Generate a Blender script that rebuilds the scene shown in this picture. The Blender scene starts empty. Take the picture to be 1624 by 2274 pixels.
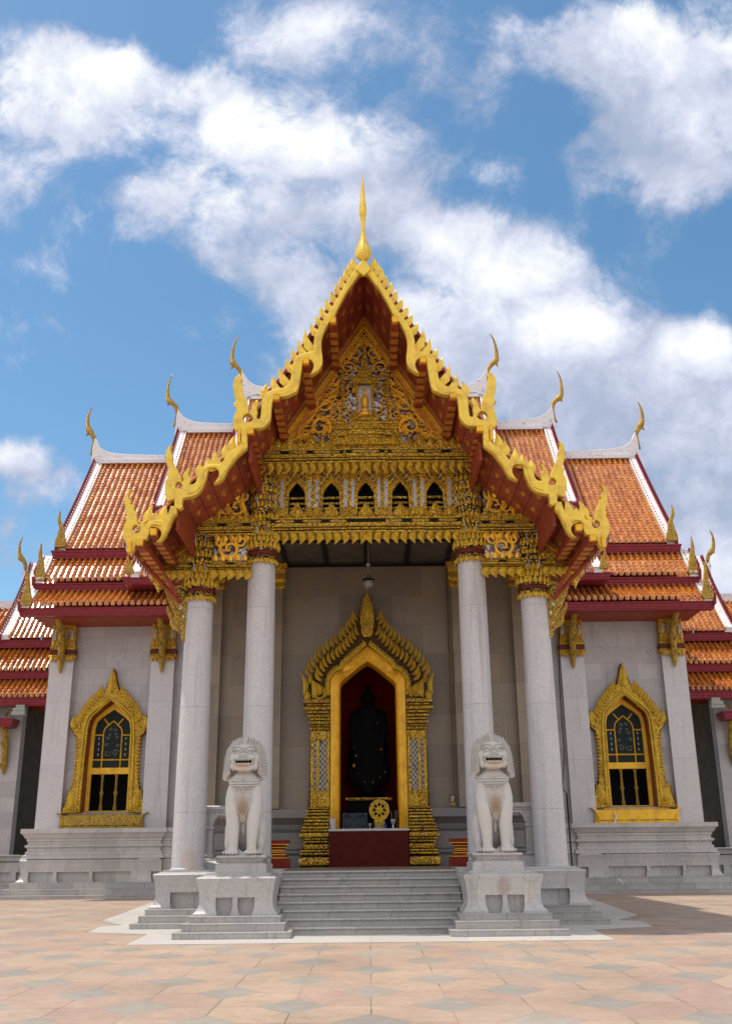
import bpy, bmesh, math, random
from mathutils import Vector, Matrix
from math import sin, cos, pi, atan, sqrt, radians
random.seed(7)
C = bpy.context.scene
# ---------------------------------------------------------------- camera
FPX, TH, ROLL, EYE = 2210.0, atan(754/2210), 0.0104, 1.65
cam_d = bpy.data.cameras.new('camera'); cam = bpy.data.objects.new('camera', cam_d); C.collection.objects.link(cam)
cam_d.sensor_fit = 'VERTICAL'; cam_d.sensor_height = 36; cam_d.lens = 36*FPX/2273.4; cam_d.clip_end = 5000
cam.matrix_world = Matrix.Translation((0, 0, EYE)) @ Matrix.Rotation(pi/2+TH, 4, 'X') @ Matrix.Rotation(-ROLL, 4, 'Z')
C.camera = cam
C.render.resolution_x = 731; C.render.resolution_y = 1024
C.view_settings.view_transform = 'Standard'; C.view_settings.look = 'None'
C.view_settings.gamma = 1; C.view_settings.exposure = 0.24

# measurements of the photograph -> metres on a plane at distance Y
def ray(x, y):
    dx, dy = x-812, y-1136.5
    a = dx*cos(ROLL)-dy*sin(ROLL); b = dy*cos(ROLL)+dx*sin(ROLL)
    d = FPX*cos(TH)+b*sin(TH)
    return a/d, (FPX*sin(TH)-b*cos(TH))/d
def P(x, y, Y):
    u, w = ray(x, y); return (u*Y, EYE+w*Y)
def G(x, y, z=0):
    u, w = ray(x, y); Y = (z-EYE)/w; return (u*Y, Y)
def K(ox, oy, s):
    return lambda x, y: ((ox+x/s)/1.8017, (oy+y/s)/1.8017)
kA = K(900, 600, 1.4764); kB = K(0, 1300, 1.516); kE = K(450, 1800, 2.03); kG = K(1000, 1750, 1.8044)
kD = K(1100, 2300, 1.8187); kW = K(200, 2650, 1.848); kL = K(850, 2900, 3.79); kN = K(500, 2800, 2.03)
kQ = K(640, 3350, 3.248); k6 = K(0, 2600, 1.624); kA3 = K(900, 1400, 2.353); kA2 = K(450, 1950, 2.31)
kT = K(1290, 3150, 2.64); kP = K(1200, 1250, 1.777)
def pts(k, Y, L): return [P(*k(x, y), Y) for x, y in L]

# ---------------------------------------------------------------- node helpers
def N(nt, typ, props=None, **ins):
    n = nt.nodes.new(typ)
    for k, v in (props or {}).items(): setattr(n, k, v)
    for k, v in ins.items():
        key = int(k[1:]) if k[0] == 'i' and k[1:].isdigit() else k.replace('_', ' ')
        s = n.inputs[key]
        if isinstance(v, bpy.types.NodeSocket): nt.links.new(v, s)
        else:
            if hasattr(s.default_value, '__len__') and not hasattr(v, '__len__'): v = (v,)*len(s.default_value)
            if hasattr(s.default_value, '__len__') and len(s.default_value) == 4 and len(v) == 3: v = tuple(v)+(1,)
            s.default_value = v
    return n
def M_(nt, op, a, b=0.0, c=0.0):
    n = nt.nodes.new('ShaderNodeMath'); n.operation = op
    for i, v in enumerate((a, b, c)):
        if isinstance(v, bpy.types.NodeSocket): nt.links.new(v, n.inputs[i])
        else: n.inputs[i].default_value = v
    return n.outputs[0]
def MIX(nt, f, a, b, mode='MIX'):
    n = nt.nodes.new('ShaderNodeMix'); n.data_type = 'RGBA'; n.blend_type = mode
    for idx, v in ((0, f), (6, a), (7, b)):
        if isinstance(v, bpy.types.NodeSocket): nt.links.new(v, n.inputs[idx])
        elif idx == 0: n.inputs[0].default_value = v
        else: n.inputs[idx].default_value = tuple(v)+(1,) if len(v) == 3 else v
    return n.outputs[2]
def RAMP(nt, f, stops, interp='LINEAR'):
    n = nt.nodes.new('ShaderNodeValToRGB'); nt.links.new(f, n.inputs[0]); cr = n.color_ramp; cr.interpolation = interp
    while len(cr.elements) < len(stops): cr.elements.new(0.5)
    for e, (p, c) in zip(cr.elements, stops):
        e.position = p; e.color = (c, c, c, 1) if not hasattr(c, '__len__') else tuple(c)+(1,)
    return n.outputs[0]
def STEP(nt, v, lo, hi):
    n = nt.nodes.new('ShaderNodeMapRange'); n.interpolation_type = 'SMOOTHSTEP'
    nt.links.new(v, n.inputs[0]); n.inputs[1].default_value = lo; n.inputs[2].default_value = hi
    return n.outputs[0]

# ---------------------------------------------------------------- sky with clouds, and sun
SUN = Vector((-0.345, 0.09, 1)).normalized()          # towards the sun
w = bpy.data.worlds.new('World'); C.world = w; w.use_nodes = True; nt = w.node_tree; nt.nodes.clear()
sky = N(nt, 'ShaderNodeTexSky'); sky.sky_type = 'NISHITA'; sky.sun_disc = False
sky.sun_elevation = math.asin(SUN.z); sky.sun_rotation = math.atan2(SUN.x, SUN.y); sky.air_density = 1.0; sky.dust_density = 0.6; sky.ozone_density = 2.0
tc = N(nt, 'ShaderNodeTexCoord'); sep = N(nt, 'ShaderNodeSeparateXYZ', i0=tc.outputs['Generated'])
dx, dy, dz = sep.outputs
yc = M_(nt, 'MAXIMUM', dy, 0.15)
u_ = M_(nt, 'DIVIDE', dx, yc); v_ = M_(nt, 'DIVIDE', dz, yc)
uv = N(nt, 'ShaderNodeCombineXYZ', i0=u_, i1=v_).outputs[0]
warp = N(nt, 'ShaderNodeTexNoise', Vector=tc.outputs['Generated'], Scale=4.0, Detail=4.0)
wv = N(nt, 'ShaderNodeVectorMath', {'operation': 'MULTIPLY_ADD'}, i0=warp.outputs['Color'], i1=(0.11, 0.11, 0.11), i2=tc.outputs['Generated']).outputs[0]
n1 = N(nt, 'ShaderNodeTexNoise', Vector=wv, Scale=6.5, Detail=10.0, Roughness=0.60).outputs['Fac']
n2 = N(nt, 'ShaderNodeTexNoise', Vector=wv, Scale=4.2, Detail=9.0, Roughness=0.62).outputs['Fac']
n3 = N(nt, 'ShaderNodeTexNoise', Vector=wv, Scale=16.0, Detail=7.0, Roughness=0.68).outputs['Fac']
CLOUDS = [  # x, y, rx, ry (photo px), amount, whiteness
 (110,190,300,140,.62,.85),(40,330,260,120,.5,.6),(170,480,280,90,.4,.35),(60,590,170,50,.3,.3),(700,70,260,80,.45,.8),(520,160,200,70,.35,.5),(330,250,200,90,.35,.55),
 (570,280,170,90,.68,1.05),(750,330,230,80,.7,.95),(500,430,220,110,.62,.7),(660,540,230,120,.72,.35),(800,430,170,110,.5,.6),(890,420,120,110,.5,.35),(1020,520,190,80,.85,.95),(1160,580,190,110,.8,1.0),
 (1000,680,300,140,.7,.6),(1260,700,190,120,.75,.8),(1300,900,380,180,.9,.25),(1450,850,230,120,.7,.4),(1580,770,140,80,.7,1.0),
 (1560,980,240,200,.9,.35),(1400,1100,320,180,.7,.2),(1250,330,80,40,.30,.5),(1470,400,170,80,.6,.75),(1560,260,200,150,.75,.8),
 (1260,80,230,90,.55,.5),(1500,100,260,150,.75,.9),(1090,380,130,50,.4,.6),(700,670,130,90,.45,.3),(690,780,120,90,.35,.35),(230,150,120,70,.35,.9),(330,420,120,60,.35,.6),
 (40,1010,110,50,.8,.7),(130,1080,150,60,.5,.35),(60,1200,220,110,.3,.1),(950,780,260,150,.6,.4),
 (1590,1250,160,120,.7,.6),(430,200,130,60,.3,.55),(1080,220,60,60,.25,.4)]
dens = None; white = None
for (cx, cy, rx, ry, am, wh) in CLOUDS:
    c = P(cx, cy, 1.0); a = P(cx+rx, cy, 1.0); b = P(cx, cy-ry, 1.0)
    sx, sy = 1/abs(a[0]-c[0]), 1/abs(b[1]-c[1])
    q = N(nt, 'ShaderNodeVectorMath', {'operation': 'MULTIPLY_ADD'}, i0=uv, i1=(sx, sy, 0), i2=(-c[0]*sx, -(c[1]-EYE)*sy, 0)).outputs[0]
    L = N(nt, 'ShaderNodeVectorMath', {'operation': 'LENGTH'}, i0=q).outputs['Value']
    g = M_(nt, 'SUBTRACT', 1.0, STEP(nt, L, 0.15, 1.45))
    ga = M_(nt, 'MULTIPLY', g, am)
    dens = ga if dens is None else M_(nt, 'ADD', dens, ga)
    gw = M_(nt, 'MULTIPLY', g, wh)
    white = gw if white is None else M_(nt, 'MAXIMUM', white, gw)
# outside the framed part of the sky: unseen cloud, added pale as fill light
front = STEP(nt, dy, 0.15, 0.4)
dens = M_(nt, 'MULTIPLY', M_(nt, 'MINIMUM', M_(nt, 'MULTIPLY', dens, 0.85), 0.95), front)
dens = M_(nt, 'ADD', M_(nt, 'ADD', dens, 0.09), M_(nt, 'MULTIPLY', M_(nt, 'SUBTRACT', 1.0, front), 0.5))
d2 = M_(nt, 'ADD', dens, M_(nt, 'MULTIPLY', M_(nt, 'SUBTRACT', n1, 0.5), 2.6))
d2 = M_(nt, 'ADD', d2, M_(nt, 'MULTIPLY', M_(nt, 'SUBTRACT', n3, 0.5), 1.35))
cover = STEP(nt, d2, 0.12, 0.78)
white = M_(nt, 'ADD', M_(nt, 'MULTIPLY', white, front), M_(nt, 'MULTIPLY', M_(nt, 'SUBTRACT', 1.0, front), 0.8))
wh2 = M_(nt, 'ADD', M_(nt, 'MULTIPLY', white, 0.9), M_(nt, 'MULTIPLY', M_(nt, 'SUBTRACT', n2, 0.5), 2.6))
wh2 = M_(nt, 'ADD', wh2, M_(nt, 'MULTIPLY', M_(nt, 'SUBTRACT', n3, 0.5), 1.5))
ccol = RAMP(nt, wh2, [(0.0, (0.36, 0.42, 0.56)), (0.3, (0.47, 0.52, 0.66)), (0.55, (0.60, 0.64, 0.77)), (0.95, (0.86, 0.88, 0.89))])
shade_fill = M_(nt, 'MULTIPLY', M_(nt, 'SUBTRACT', 1.0, front), 0.9)          # unseen cloud beyond the view, brightened to lift the shade
ccol = MIX(nt, shade_fill, ccol, (1.14, 1.10, 1.08))
skyc = N(nt, 'ShaderNodeHueSaturation', Hue=0.488, Saturation=1.16, Value=0.128, Color=sky.outputs[0]).outputs[0]
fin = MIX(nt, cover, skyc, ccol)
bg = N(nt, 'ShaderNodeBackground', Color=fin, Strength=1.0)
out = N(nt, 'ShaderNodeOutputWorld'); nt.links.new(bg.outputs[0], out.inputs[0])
sd = bpy.data.lights.new('sun', 'SUN'); sd.energy = 3.2; sd.angle = radians(0.6); sd.color = (1.0, 0.93, 0.82)
so = bpy.data.objects.new('sun', sd); C.collection.objects.link(so); so.rotation_euler = (-SUN).to_track_quat('-Z', 'Y').to_euler(); so.location = (-20, 0, 60)

# ---------------------------------------------------------------- materials
def mat(name, col=(.5,.5,.5), rough=.6, metal=0.0, spec=.5):
    m = bpy.data.materials.new(name); m.use_nodes = True; nt = m.node_tree; b = nt.nodes['Principled BSDF']
    b.inputs['Base Color'].default_value = tuple(col)+(1,); b.inputs['Roughness'].default_value = rough
    b.inputs['Metallic'].default_value = metal; b.inputs['Specular IOR Level'].default_value = spec
    return m, nt, b
def bump(nt, b, h, strength=.3, dist=.01):
    n = N(nt, 'ShaderNodeBump', Strength=strength, Distance=dist, Height=h); nt.links.new(n.outputs[0], b.inputs['Normal'])
def objc(nt): return N(nt, 'ShaderNodeTexCoord').outputs['Object']
def flatco(nt, co):                                   # (x+y, z): a wall mapping that works for both wall directions
    s = N(nt, 'ShaderNodeSeparateXYZ', i0=co).outputs
    return N(nt, 'ShaderNodeCombineXYZ', i0=M_(nt, 'ADD', s[0], s[1]), i1=s[2]).outputs[0]

def marble(name, base, warm, bw=1.6, bh=.72, mortar=.005, rough=.42, var=.18, stain=.45, flat=False, vs=.4):
    m, nt, b = mat(name, base, rough)
    co = objc(nt); fc = co if flat else flatco(nt, co)
    br = N(nt, 'ShaderNodeTexBrick', {'offset': .43}, Vector=fc, Scale=1.0, Mortar_Size=mortar, Brick_Width=bw, Row_Height=bh,
           Color1=(1-var, 1-var, 1-var, 1), Color2=(1, 1, 1, 1), Mortar=(.50, .46, .43, 1), Bias=0.0, Mortar_Smooth=.3)
    n = N(nt, 'ShaderNodeTexNoise', Vector=co, Scale=1.3, Detail=8.0, Roughness=.62, Distortion=1.2).outputs['Fac']
    v = N(nt, 'ShaderNodeTexNoise', Vector=co, Scale=.9, Detail=10.0, Roughness=.5, Distortion=2.4).outputs['Fac']
    vein = M_(nt, 'ABSOLUTE', M_(nt, 'SUBTRACT', v, .5)); vein = STEP(nt, vein, 0.0, .022)
    c = MIX(nt, STEP(nt, n, .35, .72), base, warm)
    c = MIX(nt, 1.0, c, br.outputs['Color'], 'MULTIPLY')
    vn = N(nt, 'ShaderNodeTexNoise', Vector=co, Scale=.7, Detail=2.0).outputs['Fac']
    c = MIX(nt, M_(nt, 'MULTIPLY', M_(nt, 'SUBTRACT', 1.0, vein), M_(nt, 'MULTIPLY', STEP(nt, vn, .45, .65), vs)), c, tuple(x*.45 for x in base))
    g = N(nt, 'ShaderNodeTexNoise', Vector=co, Scale=22.0, Detail=6.0, Roughness=.8).outputs['Fac']
    c = MIX(nt, 1.0, c, RAMP(nt, g, [(.32, .74), (.64, 1.06)]), 'MULTIPLY')
    st = N(nt, 'ShaderNodeTexNoise', Vector=N(nt, 'ShaderNodeMapping', Vector=co, Scale=(1.6, 1.6, .5)).outputs[0], Scale=1.0, Detail=7.0, Roughness=.7).outputs['Fac']
    c = MIX(nt, M_(nt, 'MULTIPLY', STEP(nt, st, .56, .75), stain), c, (.25, .19, .14))
    c = MIX(nt, M_(nt, 'MULTIPLY', STEP(nt, N(nt, 'ShaderNodeTexNoise', Vector=N(nt, 'ShaderNodeMapping', Vector=co, Scale=(7, 7, .35)).outputs[0], Scale=1.0, Detail=5.0).outputs['Fac'], .52, .78), .34), c, (.17, .15, .14))
    nt.links.new(c, b.inputs['Base Color'])
    bump(nt, b, M_(nt, 'ADD', br.outputs['Fac'], M_(nt, 'MULTIPLY', g, -.2)), .3, .006)
    return m
MARBLE = marble('marble_wall', (.47, .45, .465), (.52, .48, .465))
MARBLE2 = marble('marble_base', (.51, .50, .505), (.58, .535, .495), bw=1.1, bh=5, stain=.5)
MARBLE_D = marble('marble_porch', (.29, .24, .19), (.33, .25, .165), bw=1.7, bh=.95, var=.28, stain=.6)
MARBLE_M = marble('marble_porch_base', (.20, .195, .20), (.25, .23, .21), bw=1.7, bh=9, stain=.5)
MARBLE_C = marble('marble_column', (.58, .56, .575), (.62, .59, .59), bw=40, bh=2.62, var=.05, stain=.15, vs=.10)
MARBLE_S = marble('marble_steps', (.44, .43, .425), (.51, .47, .43), bw=1.35, bh=9, var=.2, mortar=.008, stain=.5)
MARBLE_W = marble('marble_white_paving', (.60, .575, .545), (.64, .60, .55), bw=1.9, bh=1.9, var=.08, stain=.15, flat=True)

def stain(m, c, r, colr, amt):                       # a rust or water stain with a place of its own
    nt = m.node_tree; b = nt.nodes['Principled BSDF']; src = b.inputs['Base Color'].links[0].from_socket
    n = N(nt, 'ShaderNodeTexNoise', Vector=objc(nt), Scale=5.0, Detail=7.0, Roughness=.7).outputs['Fac']
    d = N(nt, 'ShaderNodeVectorMath', {'operation': 'LENGTH'}, i0=N(nt, 'ShaderNodeVectorMath', {'operation': 'MULTIPLY_ADD'}, i0=objc(nt), i1=tuple(1/x for x in r), i2=tuple(-a/x for a, x in zip(c, r))).outputs[0]).outputs['Value']
    d = M_(nt, 'ADD', d, M_(nt, 'MULTIPLY', M_(nt, 'SUBTRACT', n, .5), 1.6))
    nt.links.new(MIX(nt, M_(nt, 'MULTIPLY', M_(nt, 'SUBTRACT', 1.0, STEP(nt, d, .35, 1.0)), amt), src, colr), b.inputs['Base Color'])
MARBLE2R = marble('marble_base_stained', (.51, .50, .505), (.58, .535, .495), bw=1.1, bh=5, stain=.5)
stain(MARBLE2R, (2.85, 22.5, .93), (.20, 1.0, .30), (.32, .21, .15), .5)
stain(MARBLE_C, (-4.45, 25.9, 1.55), (.30, .8, .38), (.50, .34, .24), .45)
def gold(name, col=(.80, .50, .06), carve=0.0, scale=14.0, metal=.55, rough=.42, dark=(.05, .025, .006), cover=.5, flat=False, glass=0.0, heavy=0.0):
    m, nt, b = mat(name, col, rough, metal)
    co = objc(nt)
    n = N(nt, 'ShaderNodeTexNoise', Vector=co, Scale=3.0, Detail=6.0, Roughness=.7).outputs['Fac']
    c = MIX(nt, STEP(nt, n, .4, .72), col, (col[0]*.72, col[1]*.62, col[2]*.8))
    h = M_(nt, 'MULTIPLY', N(nt, 'ShaderNodeTexNoise', Vector=co, Scale=40.0, Detail=4.0).outputs['Fac'], .3)
    if carve:
        wp = N(nt, 'ShaderNodeTexNoise', Vector=co, Scale=scale*.5, Detail=2.0).outputs['Color']
        cw = N(nt, 'ShaderNodeVectorMath', {'operation': 'MULTIPLY_ADD'}, i0=wp, i1=(1.3/scale,)*3, i2=co).outputs[0]
        vo = N(nt, 'ShaderNodeTexVoronoi', {'feature': 'SMOOTH_F1'}, Vector=cw, Scale=scale, Smoothness=.35).outputs['Distance']
        ve = N(nt, 'ShaderNodeTexVoronoi', {'feature': 'DISTANCE_TO_EDGE'}, Vector=cw, Scale=scale*1.7).outputs['Distance']
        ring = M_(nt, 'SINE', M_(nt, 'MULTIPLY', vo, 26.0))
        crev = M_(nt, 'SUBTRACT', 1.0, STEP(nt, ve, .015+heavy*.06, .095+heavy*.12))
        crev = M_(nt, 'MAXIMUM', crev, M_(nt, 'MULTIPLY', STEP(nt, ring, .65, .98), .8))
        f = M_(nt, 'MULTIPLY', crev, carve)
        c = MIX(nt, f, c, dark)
        if glass:
            gv = N(nt, 'ShaderNodeTexVoronoi', Vector=co, Scale=scale*1.5)
            gf = M_(nt, 'MULTIPLY', M_(nt, 'LESS_THAN', gv.outputs['Distance'], .28), M_(nt, 'GREATER_THAN', N(nt, 'ShaderNodeSeparateColor', Color=gv.outputs['Color']).outputs[0], 1-glass))
            c = MIX(nt, gf, c, (.62, .64, .66))
        h = M_(nt, 'ADD', h, M_(nt, 'MULTIPLY', M_(nt, 'SUBTRACT', 1.0, crev), 1.6))
        bump(nt, b, h, .7, .035)
        r = MIX(nt, f, (rough,)*3, (.8,)*3); nt.links.new(r, b.inputs['Roughness'])
    else:
        bump(nt, b, h, .25, .01)
    nt.links.new(c, b.inputs['Base Color'])
    return m
GOLD_B = gold('gilded_bargeboard', (.84, .58, .07), metal=.3, rough=.38)
GOLD = gold('gold_plain', (1.0, .60, .045), metal=.3, rough=.4)
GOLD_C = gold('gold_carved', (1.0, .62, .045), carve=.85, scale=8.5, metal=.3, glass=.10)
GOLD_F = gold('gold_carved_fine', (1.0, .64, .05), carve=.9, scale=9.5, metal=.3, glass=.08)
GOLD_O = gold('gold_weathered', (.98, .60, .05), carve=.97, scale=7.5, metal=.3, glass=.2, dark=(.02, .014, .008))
GOLD_L = gold('gold_leaf_relief', (1.0, .66, .05), carve=.5, scale=13, metal=.3, dark=(.16, .07, .01))
GOLD_D = gold('dark_gilt_ground', (.16, .08, .012), carve=.9, scale=8, metal=.3, dark=(.015, .01, .006))
GOLD_X = gold('gold_blackened', (.98, .58, .05), carve=1.0, scale=7, metal=.3, glass=.12, dark=(.012, .009, .006), heavy=1.0)
GOLD_T = gold('gold_tarnished', (.70, .45, .06), carve=.7, scale=9, metal=.35, dark=(.05, .035, .02))
GOLD_Y = gold('yellow_gilt_wood', (.86, .50, .02), metal=.15, rough=.5)
def simple(name, col, rough=.5, metal=0.0, var=.25, scale=6.0, bs=.2, spec=.2):
    m, nt, b = mat(name, col, rough, metal, spec); co = objc(nt)
    n = N(nt, 'ShaderNodeTexNoise', Vector=co, Scale=scale, Detail=6.0, Roughness=.65).outputs['Fac']
    nt.links.new(MIX(nt, STEP(nt, n, .3, .75), col, tuple(x*(1-var) for x in col)), b.inputs['Base Color'])
    bump(nt, b, n, bs, .02); return m
MAROON = simple('maroon_fascia_paint', (.27, .032, .045), .42, var=.35)
BANDRED = simple('dark_red_band', (.14, .022, .015), .45, var=.5, scale=20)
REDWOOD = simple('red_brown_timber', (.34, .062, .028), .5, var=.45)
ORANGEB = simple('ochre_soffit_board', (.60, .25, .04), .45, var=.45)
STUCCO = simple('white_stucco', (.74, .72, .72), .7, var=.1)
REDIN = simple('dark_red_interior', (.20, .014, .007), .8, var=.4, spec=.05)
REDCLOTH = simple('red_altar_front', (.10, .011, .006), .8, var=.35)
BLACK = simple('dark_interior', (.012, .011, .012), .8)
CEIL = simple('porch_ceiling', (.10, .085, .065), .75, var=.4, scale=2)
BRONZE = simple('black_lacquered_bronze', (.005, .005, .006), .7)
BRONZE.node_tree.nodes['Principled BSDF'].inputs['Specular IOR Level'].default_value = .1
SILVER = simple('silver_metal', (.6, .6, .62), .3, .9)
GLASS = simple('dark_leaded_glass', (.018, .028, .028), .5, 0.0, var=.5, scale=14)
GLASS.node_tree.nodes['Principled BSDF'].inputs['Specular IOR Level'].default_value = .15
PIPE = simple('brown_conduit', (.16, .10, .06), .5)
WIRE = simple('black_cable', (.02, .02, .022), .6)
GREY = simple('grey_metal', (.34, .34, .33), .5, .2)
LEAF = simple('green_leaf', (.10, .22, .03), .5)
STATUE = None
def m_stucco_dirty():
    m, nt, b = mat('weathered_ridge_stucco', (.74,.72,.73), .7); co = objc(nt)
    n = N(nt, 'ShaderNodeTexNoise', Vector=N(nt, 'ShaderNodeMapping', Vector=co, Scale=(2.0, 2.0, 5.0)).outputs[0], Scale=2.2, Detail=9.0, Roughness=.75).outputs['Fac']
    c = MIX(nt, STEP(nt, n, .55, .66), (.74, .71, .73), (.17, .16, .17)); nt.links.new(c, b.inputs['Base Color']); bump(nt, b, n, .3, .02); return m
STUCCO_D = m_stucco_dirty()
def m_tile():
    m, nt, b = mat('glazed_orange_tile', (.55, .17, .03), .22, spec=.9); co = objc(nt)
    s = N(nt, 'ShaderNodeVectorMath', {'operation': 'SNAP'}, i0=co, i1=(.26, .26, .26)).outputs[0]
    wn = N(nt, 'ShaderNodeTexWhiteNoise', Vector=s).outputs['Value']
    n = N(nt, 'ShaderNodeTexNoise', Vector=co, Scale=1.2, Detail=6.0, Roughness=.7).outputs['Fac']
    c = RAMP(nt, M_(nt, 'ADD', M_(nt, 'MULTIPLY', wn, .55), M_(nt, 'MULTIPLY', n, .45)), [(.15, (.34, .092, .032)), (.4, (.45, .145, .030)), (.62, (.52, .185, .030)), (.85, (.60, .25, .038))])
    fn = N(nt, 'ShaderNodeTexNoise', Vector=co, Scale=25.0, Detail=4.0).outputs['Fac']
    c = MIX(nt, M_(nt, 'MULTIPLY', STEP(nt, fn, .5, .72), .25), c, (.12, .05, .03))
    nt.links.new(c, b.inputs['Base Color']); nt.links.new(RAMP(nt, wn, [(0, .13), (1, .26)]), b.inputs['Roughness'])
    bump(nt, b, fn, .05, .01); return m
TILE = m_tile()
def m_soffit():                                       # maroon boards with gilt lozenge stencils
    m, nt, b = mat('stencilled_soffit', (.24, .04, .03), .45); co = N(nt, 'ShaderNodeTexCoord').outputs['UV']
    s = N(nt, 'ShaderNodeSeparateXYZ', i0=co).outputs
    row = M_(nt, 'FLOOR', M_(nt, 'DIVIDE', s[1], .42)); px = M_(nt, 'ADD', M_(nt, 'DIVIDE', s[0], .95), M_(nt, 'MULTIPLY', row, .5))
    fx = M_(nt, 'ABSOLUTE', M_(nt, 'SUBTRACT', M_(nt, 'FRACT', px), .5)); fy = M_(nt, 'ABSOLUTE', M_(nt, 'SUBTRACT', M_(nt, 'FRACT', M_(nt, 'DIVIDE', s[1], .42)), .5))
    n = N(nt, 'ShaderNodeTexNoise', Vector=objc(nt), Scale=22.0, Detail=3.0).outputs['Fac']
    d = M_(nt, 'ADD', M_(nt, 'MULTIPLY', fx, 3.0), M_(nt, 'MULTIPLY', fy, 3.3)); d = M_(nt, 'ADD', d, M_(nt, 'MULTIPLY', M_(nt, 'SUBTRACT', n, .5), 1.1))
    f = M_(nt, 'LESS_THAN', d, .62)
    big = N(nt, 'ShaderNodeTexNoise', Vector=objc(nt), Scale=3.0, Detail=5.0).outputs['Fac']
    c = MIX(nt, f, MIX(nt, STEP(nt, big, .35, .7), (.36, .068, .034), (.22, .035, .02)), (.50, .24, .035))
    line = M_(nt, 'GREATER_THAN', fy, .47); c = MIX(nt, line, c, (.07, .01, .01))
    nt.links.new(c, b.inputs['Base Color']); bump(nt, b, M_(nt, 'ADD', f, M_(nt, 'MULTIPLY', line, -2.0)), .4, .02); return m
SOFFIT = m_soffit()
def m_lattice(name, dark, goldc, sx=.16, sz=.2, wdt=.16, metal=.4, spark=0.0):
    m, nt, b = mat(name, goldc, .42, metal); co = flatco(nt, objc(nt)); s = N(nt, 'ShaderNodeSeparateXYZ', i0=co).outputs
    a = M_(nt, 'DIVIDE', s[0], sx); c_ = M_(nt, 'DIVIDE', s[1], sz)
    p = M_(nt, 'ABSOLUTE', M_(nt, 'SUBTRACT', M_(nt, 'FRACT', M_(nt, 'ADD', a, c_)), .5)); q = M_(nt, 'ABSOLUTE', M_(nt, 'SUBTRACT', M_(nt, 'FRACT', M_(nt, 'SUBTRACT', a, c_)), .5))
    e = M_(nt, 'MAXIMUM', p, q); f = STEP(nt, e, .5-wdt-.05, .5-wdt)
    cen = M_(nt, 'LESS_THAN', M_(nt, 'ADD', p, q), .16)
    c = MIX(nt, f, dark, goldc); c = MIX(nt, cen, c, goldc)
    n = N(nt, 'ShaderNodeTexNoise', Vector=objc(nt), Scale=9.0, Detail=5.0).outputs['Fac']; c = MIX(nt, STEP(nt, n, .52, .75), c, (.06, .03, .015))
    nt.links.new(c, b.inputs['Base Color']); bump(nt, b, f, .8, .03); return m
LATT = m_lattice('gold_lattice_on_dark_blue', (.02, .025, .06), (.72, .43, .06))
LATT_S = m_lattice('silver_diamond_inlay', (.05, .015, .01), (.46, .42, .34), .13, .16, .12, .3)
LATT_W = m_lattice('gilt_cross_hatch', (.12, .05, .012), (.78, .45, .04), .11, .15, .17)
LATT_G = m_lattice('mirror_mosaic_grid', (.12, .09, .09), (.42, .42, .44), .05, .05, .32, .4)
def m_mosaic():
    m, nt, b = mat('mirror_mosaic_ground', (.5,.5,.52), .25, .5); co = objc(nt)
    v = N(nt, 'ShaderNodeTexVoronoi', Vector=co, Scale=11.0); r = N(nt, 'ShaderNodeSeparateColor', Color=v.outputs['Color']).outputs[0]
    e = N(nt, 'ShaderNodeTexVoronoi', {'feature': 'DISTANCE_TO_EDGE'}, Vector=co, Scale=11.0).outputs['Distance']
    c = RAMP(nt, r, [(.0, (.10, .045, .035)), (.42, (.20, .10, .08)), (.50, (.36, .33, .33)), (.9, (.54, .51, .51))], 'LINEAR')
    c = MIX(nt, M_(nt, 'LESS_THAN', e, .05), c, (.06, .025, .02)); nt.links.new(c, b.inputs['Base Color']); bump(nt, b, r, .5, .02); return m
MOSAIC = m_mosaic()
def m_lion():
    m, nt, b = mat('carved_lion_marble', (.66, .60, .53), .6); co = objc(nt)
    n = N(nt, 'ShaderNodeTexNoise', Vector=co, Scale=4.0, Detail=8.0, Roughness=.65).outputs['Fac']
    c = MIX(nt, STEP(nt, n, .35, .7), (.55, .53, .51), (.60, .56, .51))
    g = N(nt, 'ShaderNodeTexNoise', Vector=co, Scale=60.0, Detail=3.0).outputs['Fac']; c = MIX(nt, 1.0, c, RAMP(nt, g, [(.3, .85), (.7, 1.0)]), 'MULTIPLY')
    s = N(nt, 'ShaderNodeSeparateXYZ', i0=co).outputs
    d = N(nt, 'ShaderNodeVectorMath', {'operation': 'LENGTH'}, i0=N(nt, 'ShaderNodeVectorMath', {'operation': 'MULTIPLY_ADD'}, i0=co, i1=(5, 1.2, 2.6), i2=(0, 0, -1.0*2.6)).outputs[0]).outputs['Value']
    c = MIX(nt, M_(nt, 'MULTIPLY', M_(nt, 'SUBTRACT', 1.0, STEP(nt, d, .25, .95)), .75), c, (.33, .21, .08))
    d2 = N(nt, 'ShaderNodeVectorMath', {'operation': 'LENGTH'}, i0=N(nt, 'ShaderNodeVectorMath', {'operation': 'MULTIPLY_ADD'}, i0=co, i1=(4, 1.0, 6.0), i2=(0, .5, -1.90*6.0)).outputs[0]).outputs['Value']
    c = MIX(nt, M_(nt, 'MULTIPLY', M_(nt, 'SUBTRACT', 1.0, STEP(nt, d2, .2, 1.0)), .55), c, (.55, .33, .14))
    nt.links.new(c, b.inputs['Base Color']); bump(nt, b, n, .25, .02); return m
LION = m_lion()
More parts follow.
